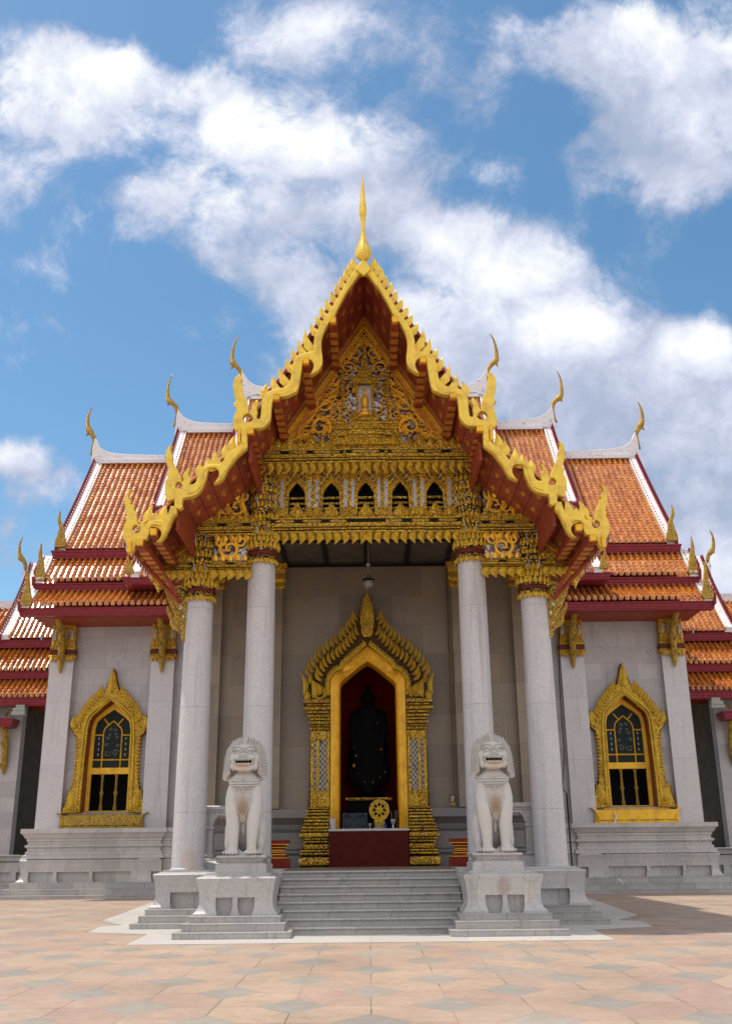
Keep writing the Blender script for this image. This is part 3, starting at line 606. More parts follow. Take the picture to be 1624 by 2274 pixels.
# transept wings: moulded base, wall, pilasters
def wing(sx):
    st = MB(); slabs(st, [(-14.95,-5.6,41.55,44,0,.14),(-14.62,-5.6,41.95,44,.14,.36),(-14.36,-5.6,42.3,44,.36,.59),
                          (-10.1,-7.9,41.35,44,.001,.13),(-9.75,-7.9,41.7,44,.14,.345),(-9.45,-7.9,42.08,44,.36,.575)])
    put(st, sx, 'base_step', MARBLE_S)
    lg = MB(); leg_plinth(lg, -14.2, -5.6, 42.5, 44, .59, 1.43, [(-13.75,-12.75),(-12.6,-11.3),(-11.15,-9.6),(-8.75,-7.4),(-7.2,-6)], s=1.1, right=False); 
    leg_plinth(lg, -9.42, -8.35, 42.28, 43.2, .575, 1.44, [(-8.75,-8.42)], s=1.0, right=False)
    put(lg, sx, 'base_leg_block', MARBLE2)
    pr = [(-.06,1.49),(-.10,1.52),(-.10,1.62),(-.20,1.66),(-.20,1.76),(-.26,1.80),(-.26,1.90),(-.20,1.93),(-.16,1.98),(-.18,2.03),(-.26,2.06),(-.26,2.16),(-.22,2.18),(-.22,2.26),(-.16,2.30),(-.10,2.40),(-.05,2.46),(0,2.49),(0,2.655),(-.03,2.66)]
    b = MB().stack(pr, -14.2, -5.55, 42.56, 45); b.stack([(o-.02, z) for o, z in pr], -9.6, -8.2, 42.42, 43.0); put(b, sx, 'base_cornice', MARBLE2)
    wb = MB(); wx = (P(*kW(282,1090),43.5)[0], P(*kW(577,1100),43.5)[0]); 
    op = pts(kW, 43.5, [(255,1100),(270,800),(270,470),(300,400),(345,365),(470,275),(590,370),(625,430),(630,520),(600,800),(590,1100)])
    ax_ = (P(*kW(200,600),43.35)[0]+P(*kW(672,600),43.35)[0])/2; zz_ = lambda y: P(*kW(440, y), 43.35)[1]
    op = [(ax_-1.04, zz_(1105)), (ax_-1.04, zz_(470)), (ax_-.95, zz_(410)), (ax_-.66, zz_(355)), (ax_, zz_(255)), (ax_+.66, zz_(355)), (ax_+.95, zz_(410)), (ax_+1.04, zz_(470)), (ax_+1.04, zz_(1105))]
    plate(wb, [[(-13.95, 2.6), (-5.4, 2.6), (-5.4, 12.1), (-13.95, 12.1)], op], 43.5, 43.9)
    wb.box(-13.95, -13.6, 43.9, 52.5, 2.6, 12.1); put(wb, sx, 'wing_wall', MARBLE)
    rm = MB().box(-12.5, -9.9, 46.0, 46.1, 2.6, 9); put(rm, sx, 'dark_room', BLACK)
    for xa, xb in ((-13.81, -12.81), (-9.43, -8.41)):
        z0 = 9.72; z1 = P(*kB(400,1780), 43.1)[1]
        m = MB().box(xa, xb, 43.15, 43.55, 2.66, z0); p = put(m, sx, 'pilaster', MARBLE_C)
        c = MB(); H = z1-z0
        c.stack([(.04,z0+.02),(.10,z0+.12),(.05,z0+.2)], xa, xb, 43.15, 43.55)
        c.stack([(.03,z0+.42),(.06,z0+.5),(.02,z0+.6),(0,z0+.7),(.0,z0+H*.85),(.05,z0+H*.92),(.10,z0+H)], xa, xb, 43.15, 43.55)
        n = 6
        for q in range(n):
            x = xa+(q+.5)*(xb-xa)/n
            c.leaf((x, z0+.12), (x, z0-.16), .18, 43.04, .05); c.leaf((x, z0+.6), (x, z0+.95), .18, 43.12, .05); c.leaf((x, z0+H-.45), (x, z0+H-.05), .18, 43.08, .06)
        put(c, sx, 'pilaster_capital', GOLD_C, p)
        put(MB().stack([(.05,z0+.2),(.05,z0+.42)], xa, xb, 43.15, 43.55), sx, 'red_band', BANDRED, p)
        for f in (.13, .38, .62, .87): put(MB().box(xa+(xb-xa)*f-.045, xa+(xb-xa)*f+.045, 43.09, 43.15, z0+.85, z0+H*.72), sx, 'mirror_inlay', LATT_G, p)
        # naga bracket leaning out to the eave
        br = MB(); xm = (xa+xb)/2; ze = P(*kB(375,1770), 41.9)[1]
        br.tube([(xm, 43.02, z0-.62), (xm, 42.98, z0-.2), (xm, 42.93, z0+.5), (xm, 42.75, z0+1.2), (xm, 42.35, z0+H*.75), (xm, 41.95, ze)], [.05, .13, .16, .15, .14, .13], 8)
        for q in range(7): 
            f = q/7; y = 42.9-.9*f*f; br.leaf((xm, z0-.1+f*(H+.2)), (xm+(.16 if q % 2 else -.16), z0+.15+f*(H+.2)), .13, y-.12, .06)
        put(br, sx, 'naga_bracket', GOLD_T)
both(wing)
# ---------------------------------------------------------------- tiled roofs
def interp(prof, d):                                 # resample a (h, z) profile every d metres
    out = [prof[0]]; L = [0]
    for a, b in zip(prof, prof[1:]): L.append(L[-1]+math.hypot(b[0]-a[0], b[1]-a[1]))
    n = max(2, round(L[-1]/d)); res = []
    for i in range(n+1):
        s = L[-1]*i/n
        for k in range(len(prof)-1):
            if s <= L[k+1]+1e-9:
                t = (s-L[k])/(L[k+1]-L[k]); res.append((prof[k][0]+(prof[k+1][0]-prof[k][0])*t, prof[k][1]+(prof[k+1][1]-prof[k][1])*t)); break
    return res
def sagged(h0, z0, h1, z1, sag, n=10):
    return [(h0+(h1-h0)*i/n, z0+(z1-z0)*i/n-sag*4*(i/n)*(1-i/n)) for i in range(n+1)]
def tiles(mb, a0, a1, prof, axis='X', cw=.27, d=.25):
    pr = interp(prof, d); nc = max(1, round(abs(a1-a0)/cw)); cw = (a1-a0)/nc; A = []
    for c in range(nc):
        for f, h in ((-.5, 0), (-.30, .0), (-.24, .07), (-.10, .12), (.10, .12), (.24, .07), (.30, 0)): A.append((a0+(c+.5+f)*cw, h))
    A.append((a1, 0)); rows = []
    for i in range(len(pr)-1):
        (h0, z0), (h1, z1) = pr[i], pr[i+1]; L = math.hypot(h1-h0, z1-z0); nh, nz = -(z1-z0)/L*(1 if h1 > h0 else 1), (h1-h0)/L
        if nz < 0: nh, nz = -nh, -nz
        for (h, z, up) in ((h0, z0, 1), (h1, z1, 0)):
            jit = random.uniform(-.004, .004)
            rows.append([(a, h+nh*(up*(.009+.2*b)+b+jit*.4), z+nz*(up*(.009+.2*b)+b+jit*.4)) for a, b in A])
    n = len(A); vs = [(p if axis == 'X' else (p[1], p[0], p[2])) for r in rows for p in r]
    mb.add(vs, [(i*n+j, i*n+j+1, (i+1)*n+j+1, (i+1)*n+j) for i in range(len(rows)-1) for j in range(n-1)])
    return mb
def antefix(mb, a0, a1, h, z, axis='X', out=-1, cw=.27, ht=.26):
    nc = max(1, round(abs(a1-a0)/cw)); cw = (a1-a0)/nc
    for c in range(nc):
        a = a0+(c+.5)*cw; o, nr = ((a, h+out*.06, z-.05), (0, out, 0)) if axis == 'X' else ((h+out*.06, a, z-.05), (out, 0, 0))
        mb.leaf3(o, (0, 0, 1), nr, ht, .21, .05)
    return mb
def fascia(x0, x1, y0, z0, z1, dep=.5):
    m = MB(); H = z1-z0
    m.stack([(0,z0),(.0,z0+H*.12),(.03,z0+H*.16),(.03,z0+H*.32),(.06,z0+H*.4),(.06,z0+H*.62),(.10,z0+H*.75),(.10,z1-.03)], x0, x1, y0+.1, y0+dep)
    nt_ = int(abs(x1-x0)/.13)
    for i in range(nt_):
        x = min(x0, x1)+(i+.5)*abs(x1-x0)/nt_; m.add([(x-.05, y0-.005, z1-.1), (x+.05, y0-.005, z1-.1), (x, y0-.005, z1-.0), (x, y0+.09, z1-.05)], [(0,1,2), (0,3,1), (1,3,2), (2,3,0)])
    return m
def edge_strip(prof, xa, w1=.34, hgt=.14):          # stucco band up the gable edge, over the tiles
    rings = []
    for h, z in interp(prof, .5): rings.append([(xa, h, z-.1), (xa+w1, h, z-.1), (xa+w1, h-.06, z+hgt), (xa, h-.06, z+hgt)])
    return MB().loft(rings)
def rake(prof, xa, t=.13, sp=.24):                  # maroon toothed rake board outside the band
    m = MB(); rings = []
    for h, z in interp(prof, .5): rings.append([(xa-t, h-.03, z-.25), (xa, h-.03, z-.25), (xa, h-.14, z+.16), (xa-t, h-.14, z+.16)])
    m.loft(rings)
    for h, z in interp(prof, sp)[1:-1]: m.leaf3((xa-t/2, h-.12, z+.08), (0, -.35, 1), (-.6, -.8, 0), .32, .14, .06)
    return m
def flame(L, Y, w_, th=.05):                        # upright gilt flame finial, jagged on one side
    (bx, bz), (tx, tz) = L; m = MB(); H = tz-bz
    out = [(bx-w_*.5, bz), (bx-w_*.62, bz+H*.12), (bx-w_*.5, bz+H*.25), (bx-w_*.3, bz+H*.33), (bx-w_*.42, bz+H*.36), (bx-w_*.25, bz+H*.5), (bx-w_*.32, bz+H*.55), (tx-w_*.18, bz+H*.75), (tx, tz), (tx+w_*.1, bz+H*.75), (bx+w_*.2, bz+H*.5), (bx+w_*.35, bz+H*.3), (bx+w_*.6, bz+H*.1), (bx+w_*.5, bz)]
    plate(m, [out], Y-th, Y+th, .02, True); return m
def chofa(L, spur, Y, m=None):
    m = m or MB(); path = [(x, Y, z) for x, z in smooth_path([(a, b) for a, b, r in L], False, 3, 179)]; R = [r for a, b, r in L]; rad = []
    n = len(path)
    for i in range(n):
        f = i/(n-1)*(len(R)-1); k = min(int(f), len(R)-2); rad.append(R[k]+(R[k+1]-R[k])*(f-k))
    m.tube(path, rad, 8, .8); (ax, az), (bx, bz) = spur; m.tube([(ax, Y, az), (bx, Y, bz)], [.12, .01], 6); return m
def kB_(L, Y): return pts(kB, Y, L)

# transept roofs: tier one over each wing, with two skirt roofs below it
YR = 48.0
def roofs(sx):
    z_e = P(*kB(560,1352), 43.0)[1]; z_r = P(*kB(640,838), YR)[1]
    p1 = sagged(43.0, z_e, YR, z_r, .12); x0 = -13.78; x1 = -9.6
    m = tiles(MB(), x0, x1, p1); m.add([(x0, YR, z_r), (x1, YR, z_r), (x1, 53, z_e), (x0, 53, z_e)], [(0,1,2,3)])
    r = put(m, sx, 'wing_roof', TILE)
    a = antefix(MB(), x0+.3, x1, 43.0, z_e); put(a, sx, 'eave_antefixes', TILE, r)
    put(edge_strip(p1, x0-.12), sx, 'gable_edge_band', STUCCO_D, r); put(rake(p1, x0-.12), sx, 'rake_board', MAROON, r)
    gb = MB().add([(x0, 43.1, z_e-.3), (x0, YR, z_r), (x0, 52.9, z_e-.3)], [(0,1,2)]); put(gb, sx, 'gable_wall', MAROON, r)
    rc = MB(); plate(rc, [kB_([(585,690),(600,725),(625,757),(660,776),(720,787),(800,792),(1008,797),(1008,840),(640,838),(600,852),(560,870),(564,800),(570,740)], YR)], YR-.22, YR+.22, .03, True)
    rc.box(P(*kB(620,830),YR)[0], -9.6, YR-.32, YR+.32, z_r-.12, z_r+.08); put(rc, sx, 'ridge_cap', STUCCO_D, r)
    def CH(L, sp, Y, par):
        q = pts(kB, Y, [(a, b) for a, b, c in L]); s_ = pts(kB, Y, sp); put(chofa([(x, z, c[2]) for (x, z), c in zip(q, L)], s_, Y), sx, 'horn_finial', GOLD_T, par, smooth=True)
    CH([(562,495,.02),(545,527,.05),(534,570,.08),(533,610,.11),(543,640,.17),(560,665,.13),(574,697,.11),(568,740,.12),(550,788,.05)], [(545,645),(520,676)], YR, r)
    # fascias and skirts
    xs = [(P(*kB(322,1385),42.6)[0], 42.6, P(*kB(500,1412),42.6)[1], P(*kB(500,1360),42.6)[1]),
          (P(*kB(214,1583),41.9)[0], 41.9, P(*kB(500,1610),41.9)[1], P(*kB(500,1558),41.9)[1]),
          (P(*kB(122,1730),41.1)[0], 41.1, P(*kB(500,1757),41.1)[1], P(*kB(500,1706),41.1)[1])]
    xin = (-8.3, -6.9, -5.6)
    for i, (xa, yy, z0, z1) in enumerate(xs):
        put(fascia(xa, xin[i] if i else -9.0, yy, z0, z1, .45), sx, 'eave_fascia', MAROON)
    for i, (yb, zb_px, yt, zt_px, xl, xr) in enumerate(((41.85,1549,42.9,1417,-14.28,-6.0), (41.05,1697,42.15,1614,-14.5,-5.4))):
        zb = P(*kB(500, zb_px), yb)[1]; zt = P(*kB(500, zt_px), yt)[1]
        pr = [(yb, zb), (yt, zt)]; m = tiles(MB(), xl, xr, pr, d=.24); q = put(m, sx, 'skirt_roof', TILE)
        put(antefix(MB(), xl+.4, xr, yb, zb), sx, 'eave_antefixes', TILE, q)
        put(edge_strip(pr, xl-.1, .36), sx, 'gable_edge_band', STUCCO_D, q); put(rake(pr, xl-.1, .12), sx, 'rake_board', MAROON, q)
    ga = MB().box(-14.2, -5.5, 41.5, 43.6, xs[2][2]+.0, xs[2][2]+.05); put(ga, sx, 'eave_soffit', REDWOOD)
    put(MB().box(-13.9,-5.5,43.2,44,12.0,14.9), sx, 'upper_wall', REDWOOD)
    for (b, t_, Y, wd) in (((368,1348),(368,1125),42.85,.42), ((242,1556),(254,1325),41.9,.42), ((160,1702),(178,1475),41.0,.42)):
        put(flame(pts(kB, Y, [b, t_]), Y, wd, .09), sx, 'flame_finial', GOLD_T)
    # tier two and three, nearer the crossing
    for (ze_px, x0_, x1_, zr_px, rl, ch, sp, ys) in (
        (1180, P(*kB(1078,660),YR)[0]+.25, -6.4, 652, [(1085,515),(1100,545),(1130,572),(1180,592),(1250,600),(1410,606),(1440,655),(1140,650),(1100,664),(1062,685),(1068,620),(1075,560)],
         [(1045,300,.02),(1026,345,.05),(1018,400,.08),(1019,440,.11),(1032,465,.17),(1052,478,.13),(1070,502,.11),(1078,540,.12),(1065,590,.08),(1050,615,.05)], [(1032,465),(1014,492)], 43.3),
        (900, P(-2000,0,1)[0] and -6.3, -2.0, 450, [(1468,280),(1485,310),(1510,345),(1545,370),(1600,382),(1700,385),(1700,440),(1560,430),(1510,445),(1460,470),(1462,400),(1466,330)],
         [(1450,65,.02),(1426,100,.05),(1412,150,.08),(1408,200,.11),(1414,232,.17),(1432,248,.13),(1455,275,.11),(1470,305,.12),(1462,350,.08),(1440,385,.05)], [(1414,238),(1401,272)], 44.0)):
        z_r2 = P(*kB(1200 if ze_px > 1000 else 1560, zr_px), YR)[1]; z_e2 = z_r2-1.235*(YR-ys)
        pp = sagged(ys, z_e2, YR, z_r2, .12); m = tiles(MB(), x0_, x1_, pp); m.add([(x0_, YR, z_r2), (x1_, YR, z_r2), (x1_, 53, z_e2), (x0_, 53, z_e2)], [(0,1,2,3)])
        q = put(m, sx, 'upper_roof', TILE); put(edge_strip(pp, x0_-.12, .36), sx, 'gable_edge_band', STUCCO_D, q); put(rake(pp, x0_-.12), sx, 'rake_board', MAROON, q)
        put(antefix(MB(), x0_+.3, x1_, ys, z_e2), sx, 'eave_antefixes', TILE, q); put(fascia(x0_, x1_, ys-.4, z_e2-.45, z_e2-.03, .5), sx, 'eave_fascia', MAROON, q)
        put(MB().add([(x0_, ys+.1, z_e2-.3), (x0_, YR, z_r2), (x0_, 52.9, z_e2-.3)], [(0,1,2)]), sx, 'gable_wall', MAROON, q)
        put(MB().box(x0_+.35, x1_, ys+.45, 52.4, 13.5, z_e2-.1), sx, 'attic_wall', REDWOOD, q)
        rc = MB(); plate(rc, [kB_(rl, YR)], YR-.22, YR+.22, .03, True); rc.box(x0_+.3, x1_, YR-.32, YR+.32, z_r2-.12, z_r2+.06); put(rc, sx, 'ridge_cap', STUCCO_D, q)
        CH(ch, sp, YR, q)
    # small roof end that shows beside the lowest porch eave
    Yk = 40.6; xk = P(*kB(752,1545),Yk)[0]; z0, z1 = P(*kB(880,1567),Yk)[1], P(*kB(880,1521),Yk)[1]
    put(fascia(xk, -5.4, Yk, z0, z1, 1.2), sx, 'eave_fascia', MAROON)
    pr = [(Yk-.05, z1+.03), (Yk+.9, z1+.85)]; q = put(tiles(MB(), xk+.45, -5.2, pr), sx, 'skirt_roof', TILE); put(antefix(MB(), xk+.6, -5.2, Yk-.05, z1+.02), sx, 'eave_antefixes', TILE, q)
    put(edge_strip(pr, xk+.3, .36), sx, 'gable_edge_band', STUCCO_D, q); put(flame(pts(kB, Yk, [(788,1512),(784,1385)]), Yk-.1, .34, .08), sx, 'flame_finial', GOLD_T)
both(roofs)

# porch roof: three tiers, slopes along the depth
YF, YP = 23.45, 26.0
tier = [(P(*kA(812,702),YF), P(*kA(150,1640),YF)), (P(*kB(1502,735),YF+.02), P(*kB(1085,1045),YF+.02)), (P(*kB(1065,1095),YF+.04), P(*kB(785,1345),YF+.04))]
tier[0] = ((0, tier[0][0][1]), tier[0][1])
def uvquad(name, A, B, y0, y1, m, par=T, sx=-1):
    me = bpy.data.meshes.new(name); vs = [(A[0], y0, A[1]), (B[0], y0, B[1]), (B[0], y1, B[1]), (A[0], y1, A[1])]
    if sx > 0: vs = [(-x, y, z) for x, y, z in vs]
    t_ = .06; L = math.hypot(A[0]-B[0], A[1]-B[1])
    vs += [(x, y, z+t_) for x, y, z in vs]
    me.from_pydata(vs, [], [(0,1,2,3), (7,6,5,4), (0,4,5,1), (1,5,6,2), (2,6,7,3), (3,7,4,0)]); me.materials.append(m)
    uvl = me.uv_layers.new(name='uv'); uvs = [(y0, 0), (y0, L), (y1, L), (y1, 0)]*2
    for lo in me.loops: uvl.data[lo.index].uv = uvs[lo.vertex_index]
    o = bpy.data.objects.new(name, me); col.objects.link(o); o.parent = par; o.matrix_parent_inverse = parent_inv(par); return o
def porch_roof(sx):
    for i, (A, B) in enumerate(tier):
        for (ya, yb, up) in ((YF+.12, 28.2, 0.0), (28.2, 35.0, .35), (35.0, 47.5, .8)):
            so_ = uvquad('soffit' if up == 0 else 'roof_deck', (A[0], A[1]+up), (B[0], B[1]+up), ya, yb, SOFFIT, T, sx)
            m = tiles(MB(), ya, yb, [(B[0]-.12, B[1]+up+.10), (A[0], A[1]+up+.22)], 'Y', .30, .3)
            antefix(m, ya, yb, B[0]-.12, B[1]+up+.12, 'Y', -1, .30)
            put(m, sx, 'porch_roof', TILE)
both(porch_roof)
# purlins with gilded ends
def purl(sx):
    def pur(px, py, k, w_=.145, h_=.155, y0=YF-.16, y1=YP-.02, body=.2):
        x, z = P(*k(px, py), y0)
        b = put(MB().box(x-body/2, x+body/2, y0+.03, y1, z-body/2-.01, z+body/2-.01), sx, 'purlin', REDWOOD)
        m = MB()
        for q in range(5): m.box(x-body/2-.006, x+body/2+.006, y0+.4+q*.42, y0+.62+q*.42, z-body/2-.03, z-body/2-.008)
        b.data.materials.append(ORANGEB); b2 = (m if sx < 0 else m.mirror())
        bm_ = bmesh.new(); bm_.from_mesh(b.data); vs_ = [bm_.verts.new(v) for v in b2.v]
        for f_ in b2.f: bm_.faces.new([vs_[i] for i in f_]).material_index = 1
        bm_.to_mesh(b.data); bm_.free()
        put(MB().stack([(0,z-h_/2),(0,z+h_/2-.02),(.012,z+h_/2-.01),(.012,z+h_/2)], x-w_/2, x+w_/2, y0-.10, y0+.03), sx, 'gilded_end', GOLD_Y, b)
    for px, py in ((637,1012),(478,1252),(305,1465)): pur(px, py, kA)
    pur(243, 770, kA3); pur(383, 416, kA2); pur(257, 512, kA2); pur(626, 126, kA2) if False else None
    pur(1297, 912, kB) if False else None
    for (k, x0, x1, y0, y1) in ((kA3, 115, 150, 738, 880), (kA2, 140, 182, 498, 603)):
        a, b = P(*k(x0, y1), YF-.1), P(*k(x1, y0), YF-.1); put(MB().box(a[0], b[0], YF-.2, YF+.1, a[1], b[1]), sx, 'gilded_beam_end', GOLD_Y)
    # dark red hanging valance boards where one tier meets the next
    for A, B, d in ((tier[0][1], tier[1][0], .62), (tier[1][1], tier[2][0], .55)):
        x = B[0]+.04; m = MB().box(x-.03, x+.05, YF+.2, YP, A[1]-d-.25, A[1]+.0); put(m, sx, 'valance_board', REDWOOD)
    for yy in (25.1,):
        m = MB(); m.tube([(-5.75, 25.0, 8.75), (-4.9, 25.6, 7.9)], .06, 4); m.tube([(-5.3, 25.0, 8.6), (-4.95, 25.3, 8.05)], .05, 4); put(m, sx, 'strut', REDWOOD)
both(purl)

# gilded bargeboards, one per tier and side, with their fins
O1 = [kA(x, y) for x, y in ((812,735),(790,748),(760,788),(720,843),(690,897),(665,945),(645,990),(620,1022),(600,1052),(580,1092),(569,1140),(570,1190),(576,1240),(572,1275),(555,1305),(525,1327),(500,1335),(515,1310),(523,1285),(518,1262),(500,1246),(480,1240),(462,1248))]
O1 += [kA3(x, y) for x, y in ((690,370),(645,418),(585,445),(520,455),(465,462),(452,495),(441,540),(436,600),(430,660),(405,700),(370,735),(320,750),(270,752),(235,765),(215,800),(212,860),(180,905),(155,880),(152,800),(140,745),(110,770),(85,740),(78,680),(95,610),(112,555),(80,515),(100,505),(103,480),(86,420),(79,350),(90,290),(130,245),(150,242),(150,265),(163,275),(156,310),(160,350),(177,420),(182,450),(205,475),(217,520),(222,580),(228,600),(246,575),(262,530),(285,490),(310,480),(318,515),(303,560),(308,600),(300,640),(310,662),(333,655),(341,600),(345,540),(355,490),(380,440),(420,400),(480,380),(545,368),(592,340),(616,290),(626,220),(632,160),(660,100),(700,60))]
O1 += [kA(x, y) for x, y in ((520,1195),(524,1145),(533,1100),(552,1060),(577,1020),(603,982),(632,938),(662,888),(702,818),(742,753),(790,683),(812,655))]
O2 = [kA3(153,860), kA3(212,855)]+[kB(x, y) for x, y in ((1500,748),(1480,770),(1445,800),(1420,832),(1390,872),(1370,910),(1350,943),(1322,960),(1297,967),(1316,945),(1330,915),(1325,885),(1305,870),(1285,868),(1264,890),(1256,930),(1241,965),(1226,1000),(1196,1033),(1152,1050),(1115,1056),(1108,1085),(1112,1112),(1090,1125),(1062,1110),(1060,1062),(1020,1075),(1008,1045),(1003,1010),(1006,960),(1020,930),(1012,905),(1028,890),(1012,840),(1010,780),(1024,747),(1046,732),(1038,765),(1050,800),(1050,835),(1072,868),(1085,898),(1097,925),(1106,960),(1118,945),(1112,920),(1130,890),(1163,862),(1150,892),(1146,912),(1160,940),(1152,972),(1170,972),(1190,958),(1200,930),(1212,890),(1237,866),(1272,852),(1315,852),(1340,846),(1372,808),(1402,775),(1440,745))]
O3 = [kA2(x, y) for x, y in ((538,178),(598,178),(600,240),(572,280),(555,312),(532,370),(502,430),(480,470),(450,498),(410,505),(438,480),(455,440),(448,408),(430,388),(395,375),(362,378),(354,420),(338,460),(310,490),(270,498),(234,500),(225,545),(205,580),(180,610),(160,610),(135,602),(140,560),(130,512),(106,470),(103,420),(115,360),(134,310),(118,280),(138,276),(131,220),(118,150),(124,90),(148,42),(186,15),(156,70),(160,112),(188,130),(172,160),(202,180),(205,215),(226,250),(232,290),(240,340),(252,372),(262,345),(270,328),(302,308),(335,305),(318,325),(300,352),(320,340),(352,322),(402,310),(452,308),(478,318),(486,292),(515,262),(535,205))]
H1 = [kA3(x, y) for x, y in ((172,650),(188,622),(215,612),(235,615),(258,635),(266,660),(245,683),(215,690),(188,683))]
H2 = [kB(x, y) for x, y in ((1068,975),(1080,958),(1098,962),(1112,985),(1105,1000),(1085,1002),(1070,992))]
H3 = [kA2(x, y) for x, y in ((193,390),(205,365),(230,355),(255,370),(264,395),(250,420),(225,430),(203,418))]
T1F = [((757,640),(778,700)),((735,672),(760,735)),((712,708),(738,770)),((687,750),(715,810)),((658,790),(692,850)),((630,835),(665,895)),((598,885),(635,940)),((567,930),(605,985)),((540,980),(580,1030)),((508,1030),(558,1085)),((478,1072),(530,1180)),((440,1130),(500,1225)),((400,1185),(440,1240)),((365,1240),(415,1300)),((328,1290),(385,1380)),((287,1345),(325,1425)),((250,1385),(250,1470))]
T2F = [((1422,680),(1425,765)),((1373,728),(1385,795)),((1312,772),(1340,860)),((1268,812),(1290,870)),((1215,845),(1225,900))]
T3F = [((200,0),(0,0))]
def barge(sx):
    for O, H, Y, F_, kk in ((O1, H1, YF-.05, T1F, kA), (O2, H2, YF-.03, T2F, kB), (O3, H3, YF+.0, [((500,175),(490,300)),((405,233),(420,320)),((372,178),(350,335)),((345,290),(330,345))], kA2)):
        m = MB(); o = [P(x, y, Y) for x, y in O]
        if O is O1: o[0] = (0.0, o[0][1]); o[-1] = (0.0, o[-1][1])
        plate(m, [o, [P(x, y, Y) for x, y in H]], Y-.10, Y+.10, .022, True)
        b = put(m, sx, 'bargeboard', GOLD_B, T)
        for i, (tp, bs) in enumerate(F_):
            t_, b_ = P(*kk(*tp), Y), P(*kk(*bs), Y)
            put(MB().leaf((b_[0]-(t_[0]-b_[0])*.25, b_[1]-(t_[1]-b_[1])*.25), (t_[0]+(t_[0]-b_[0])*.12, t_[1]+(t_[1]-b_[1])*.12), (.21 if i < 9 else .24) if kk is kA else .25, Y, .05, .30, .08), sx, 'flame_fin', GOLD_B, b)
        if O is O1:
            L = [P(*kA(a, c), Y) for a, c in ((770,672),(700,790),(600,945),(500,1090),(420,1215),(340,1330),(262,1420))]
            put(MB().tube([(x, Y+.03, z) for x, z in L], .045, 6), sx, 'fin_rail', MAROON, b)
            for L2, r2 in (([(640,1000),(590,1080),(577,1140),(580,1200),(585,1250)], .02),):
                pass
both(barge)
# raised edge beads following the bargeboards
def bead(sx):
    for k, L in ((kA, [(800,705),(755,765),(712,830),(680,885),(652,935),(628,985)]), (kA, [(620,1005),(590,1045),(565,1090),(552,1140),(553,1190),(556,1240),(548,1280),(525,1310)]), (kA3, [(670,110),(655,200),(648,300),(620,370),(560,410),(480,425),(420,440),(395,490),(390,560),(385,640),(350,700),(290,725)]),
                 (kB, [(1478,740),(1420,800),(1385,850),(1350,900),(1330,940)]), (kB, [(1300,860),(1262,862),(1232,895),(1222,950),(1195,1000),(1140,1022)]), (kA2, [(560,230),(535,290),(505,350),(480,410),(455,460)]), (kA2, [(440,350),(400,335),(360,345),(330,380)])):
        L = smooth_path(L, False, 3, 179); put(MB().tube([(P(*k(a, c), YF-.14)[0], YF-.14, P(*k(a, c), YF-.14)[1]) for a, c in L], .022, 6), sx, 'edge_bead', GOLD_B)
both(bead)
dm = MB(); cxz = P(*kA(812,708), YF-.18); dm.prism([(0, cxz[1]-.2), (.2, cxz[1]), (0, cxz[1]+.2), (-.2, cxz[1])], YF-.24, YF-.14); dm.build('apex_boss', GOLD_B, T)
# the tall spire on the apex
sp = MB(); rings = []
for y, wd in ((660,14),(655,40),(640,78),(625,98),(605,100),(585,90),(560,68),(540,50),(520,38),(500,30),(480,26),(450,24),(430,27),(410,32),(395,34),(385,42),(372,46),(360,47),(350,44),(300,34),(250,26),(190,15),(150,3)):
    z = P(*kA(812, y), YF)[1]; r = wd/2/1.4764/1.8017*(YF/1930)
    rings.append([(r*cos(a)*1.0, YF+r*sin(a), z) for a in (-pi/2, -pi/4, 0, pi/4, pi/2, 3*pi/4, pi, 5*pi/4)])
rings = [[(x*(1 if i % 2 == 0 else .80), YF+(y-YF)*(1 if i % 2 == 0 else .80), z) for i, (x, y, z) in enumerate(r)] for r in rings]
sp.loft(rings).build('apex_spire', GOLD_B, T)
# ---------------------------------------------------------------- entablatures, loggia and pediment
def zof(px_y, Y, k=None, x=820): return P(x, px_y, Y)[1]
def yG(y): return kG(0, y)[1]
def yE(y): return kE(0, y)[1]
def drip(m, x0, x1, z, n, Y, h=.36, wd=.26, side=None):
    for i in range(n):
        x = x0+(i+.5)*(x1-x0)/n; s = (-1 if x > 0 else 1) if side is None else side
        m.leaf((x, z), (x-s*.03, z-h), wd, Y, .06, s*.34)
        m.leaf((x-s*.01, z-.04), (x-s*.02, z-h*.55), wd*.5, Y-.06, .03, s*.2)
def crest(m, x0, x1, z, n, Y, h=.42, wd=.26):
    for i in range(n):
        x = x0+(i+.5)*(x1-x0)/n; hh = h*(1 if i % 2 == 0 else .72)
        m.leaf((x, z), (x, z+hh), wd*.8, Y, .06); m.leaf((x-wd*.28, z), (x-wd*.42, z+hh*.5), wd*.4, Y-.01, .04, .3); m.leaf((x+wd*.28, z), (x+wd*.42, z+hh*.5), wd*.4, Y-.01, .04, -.3)
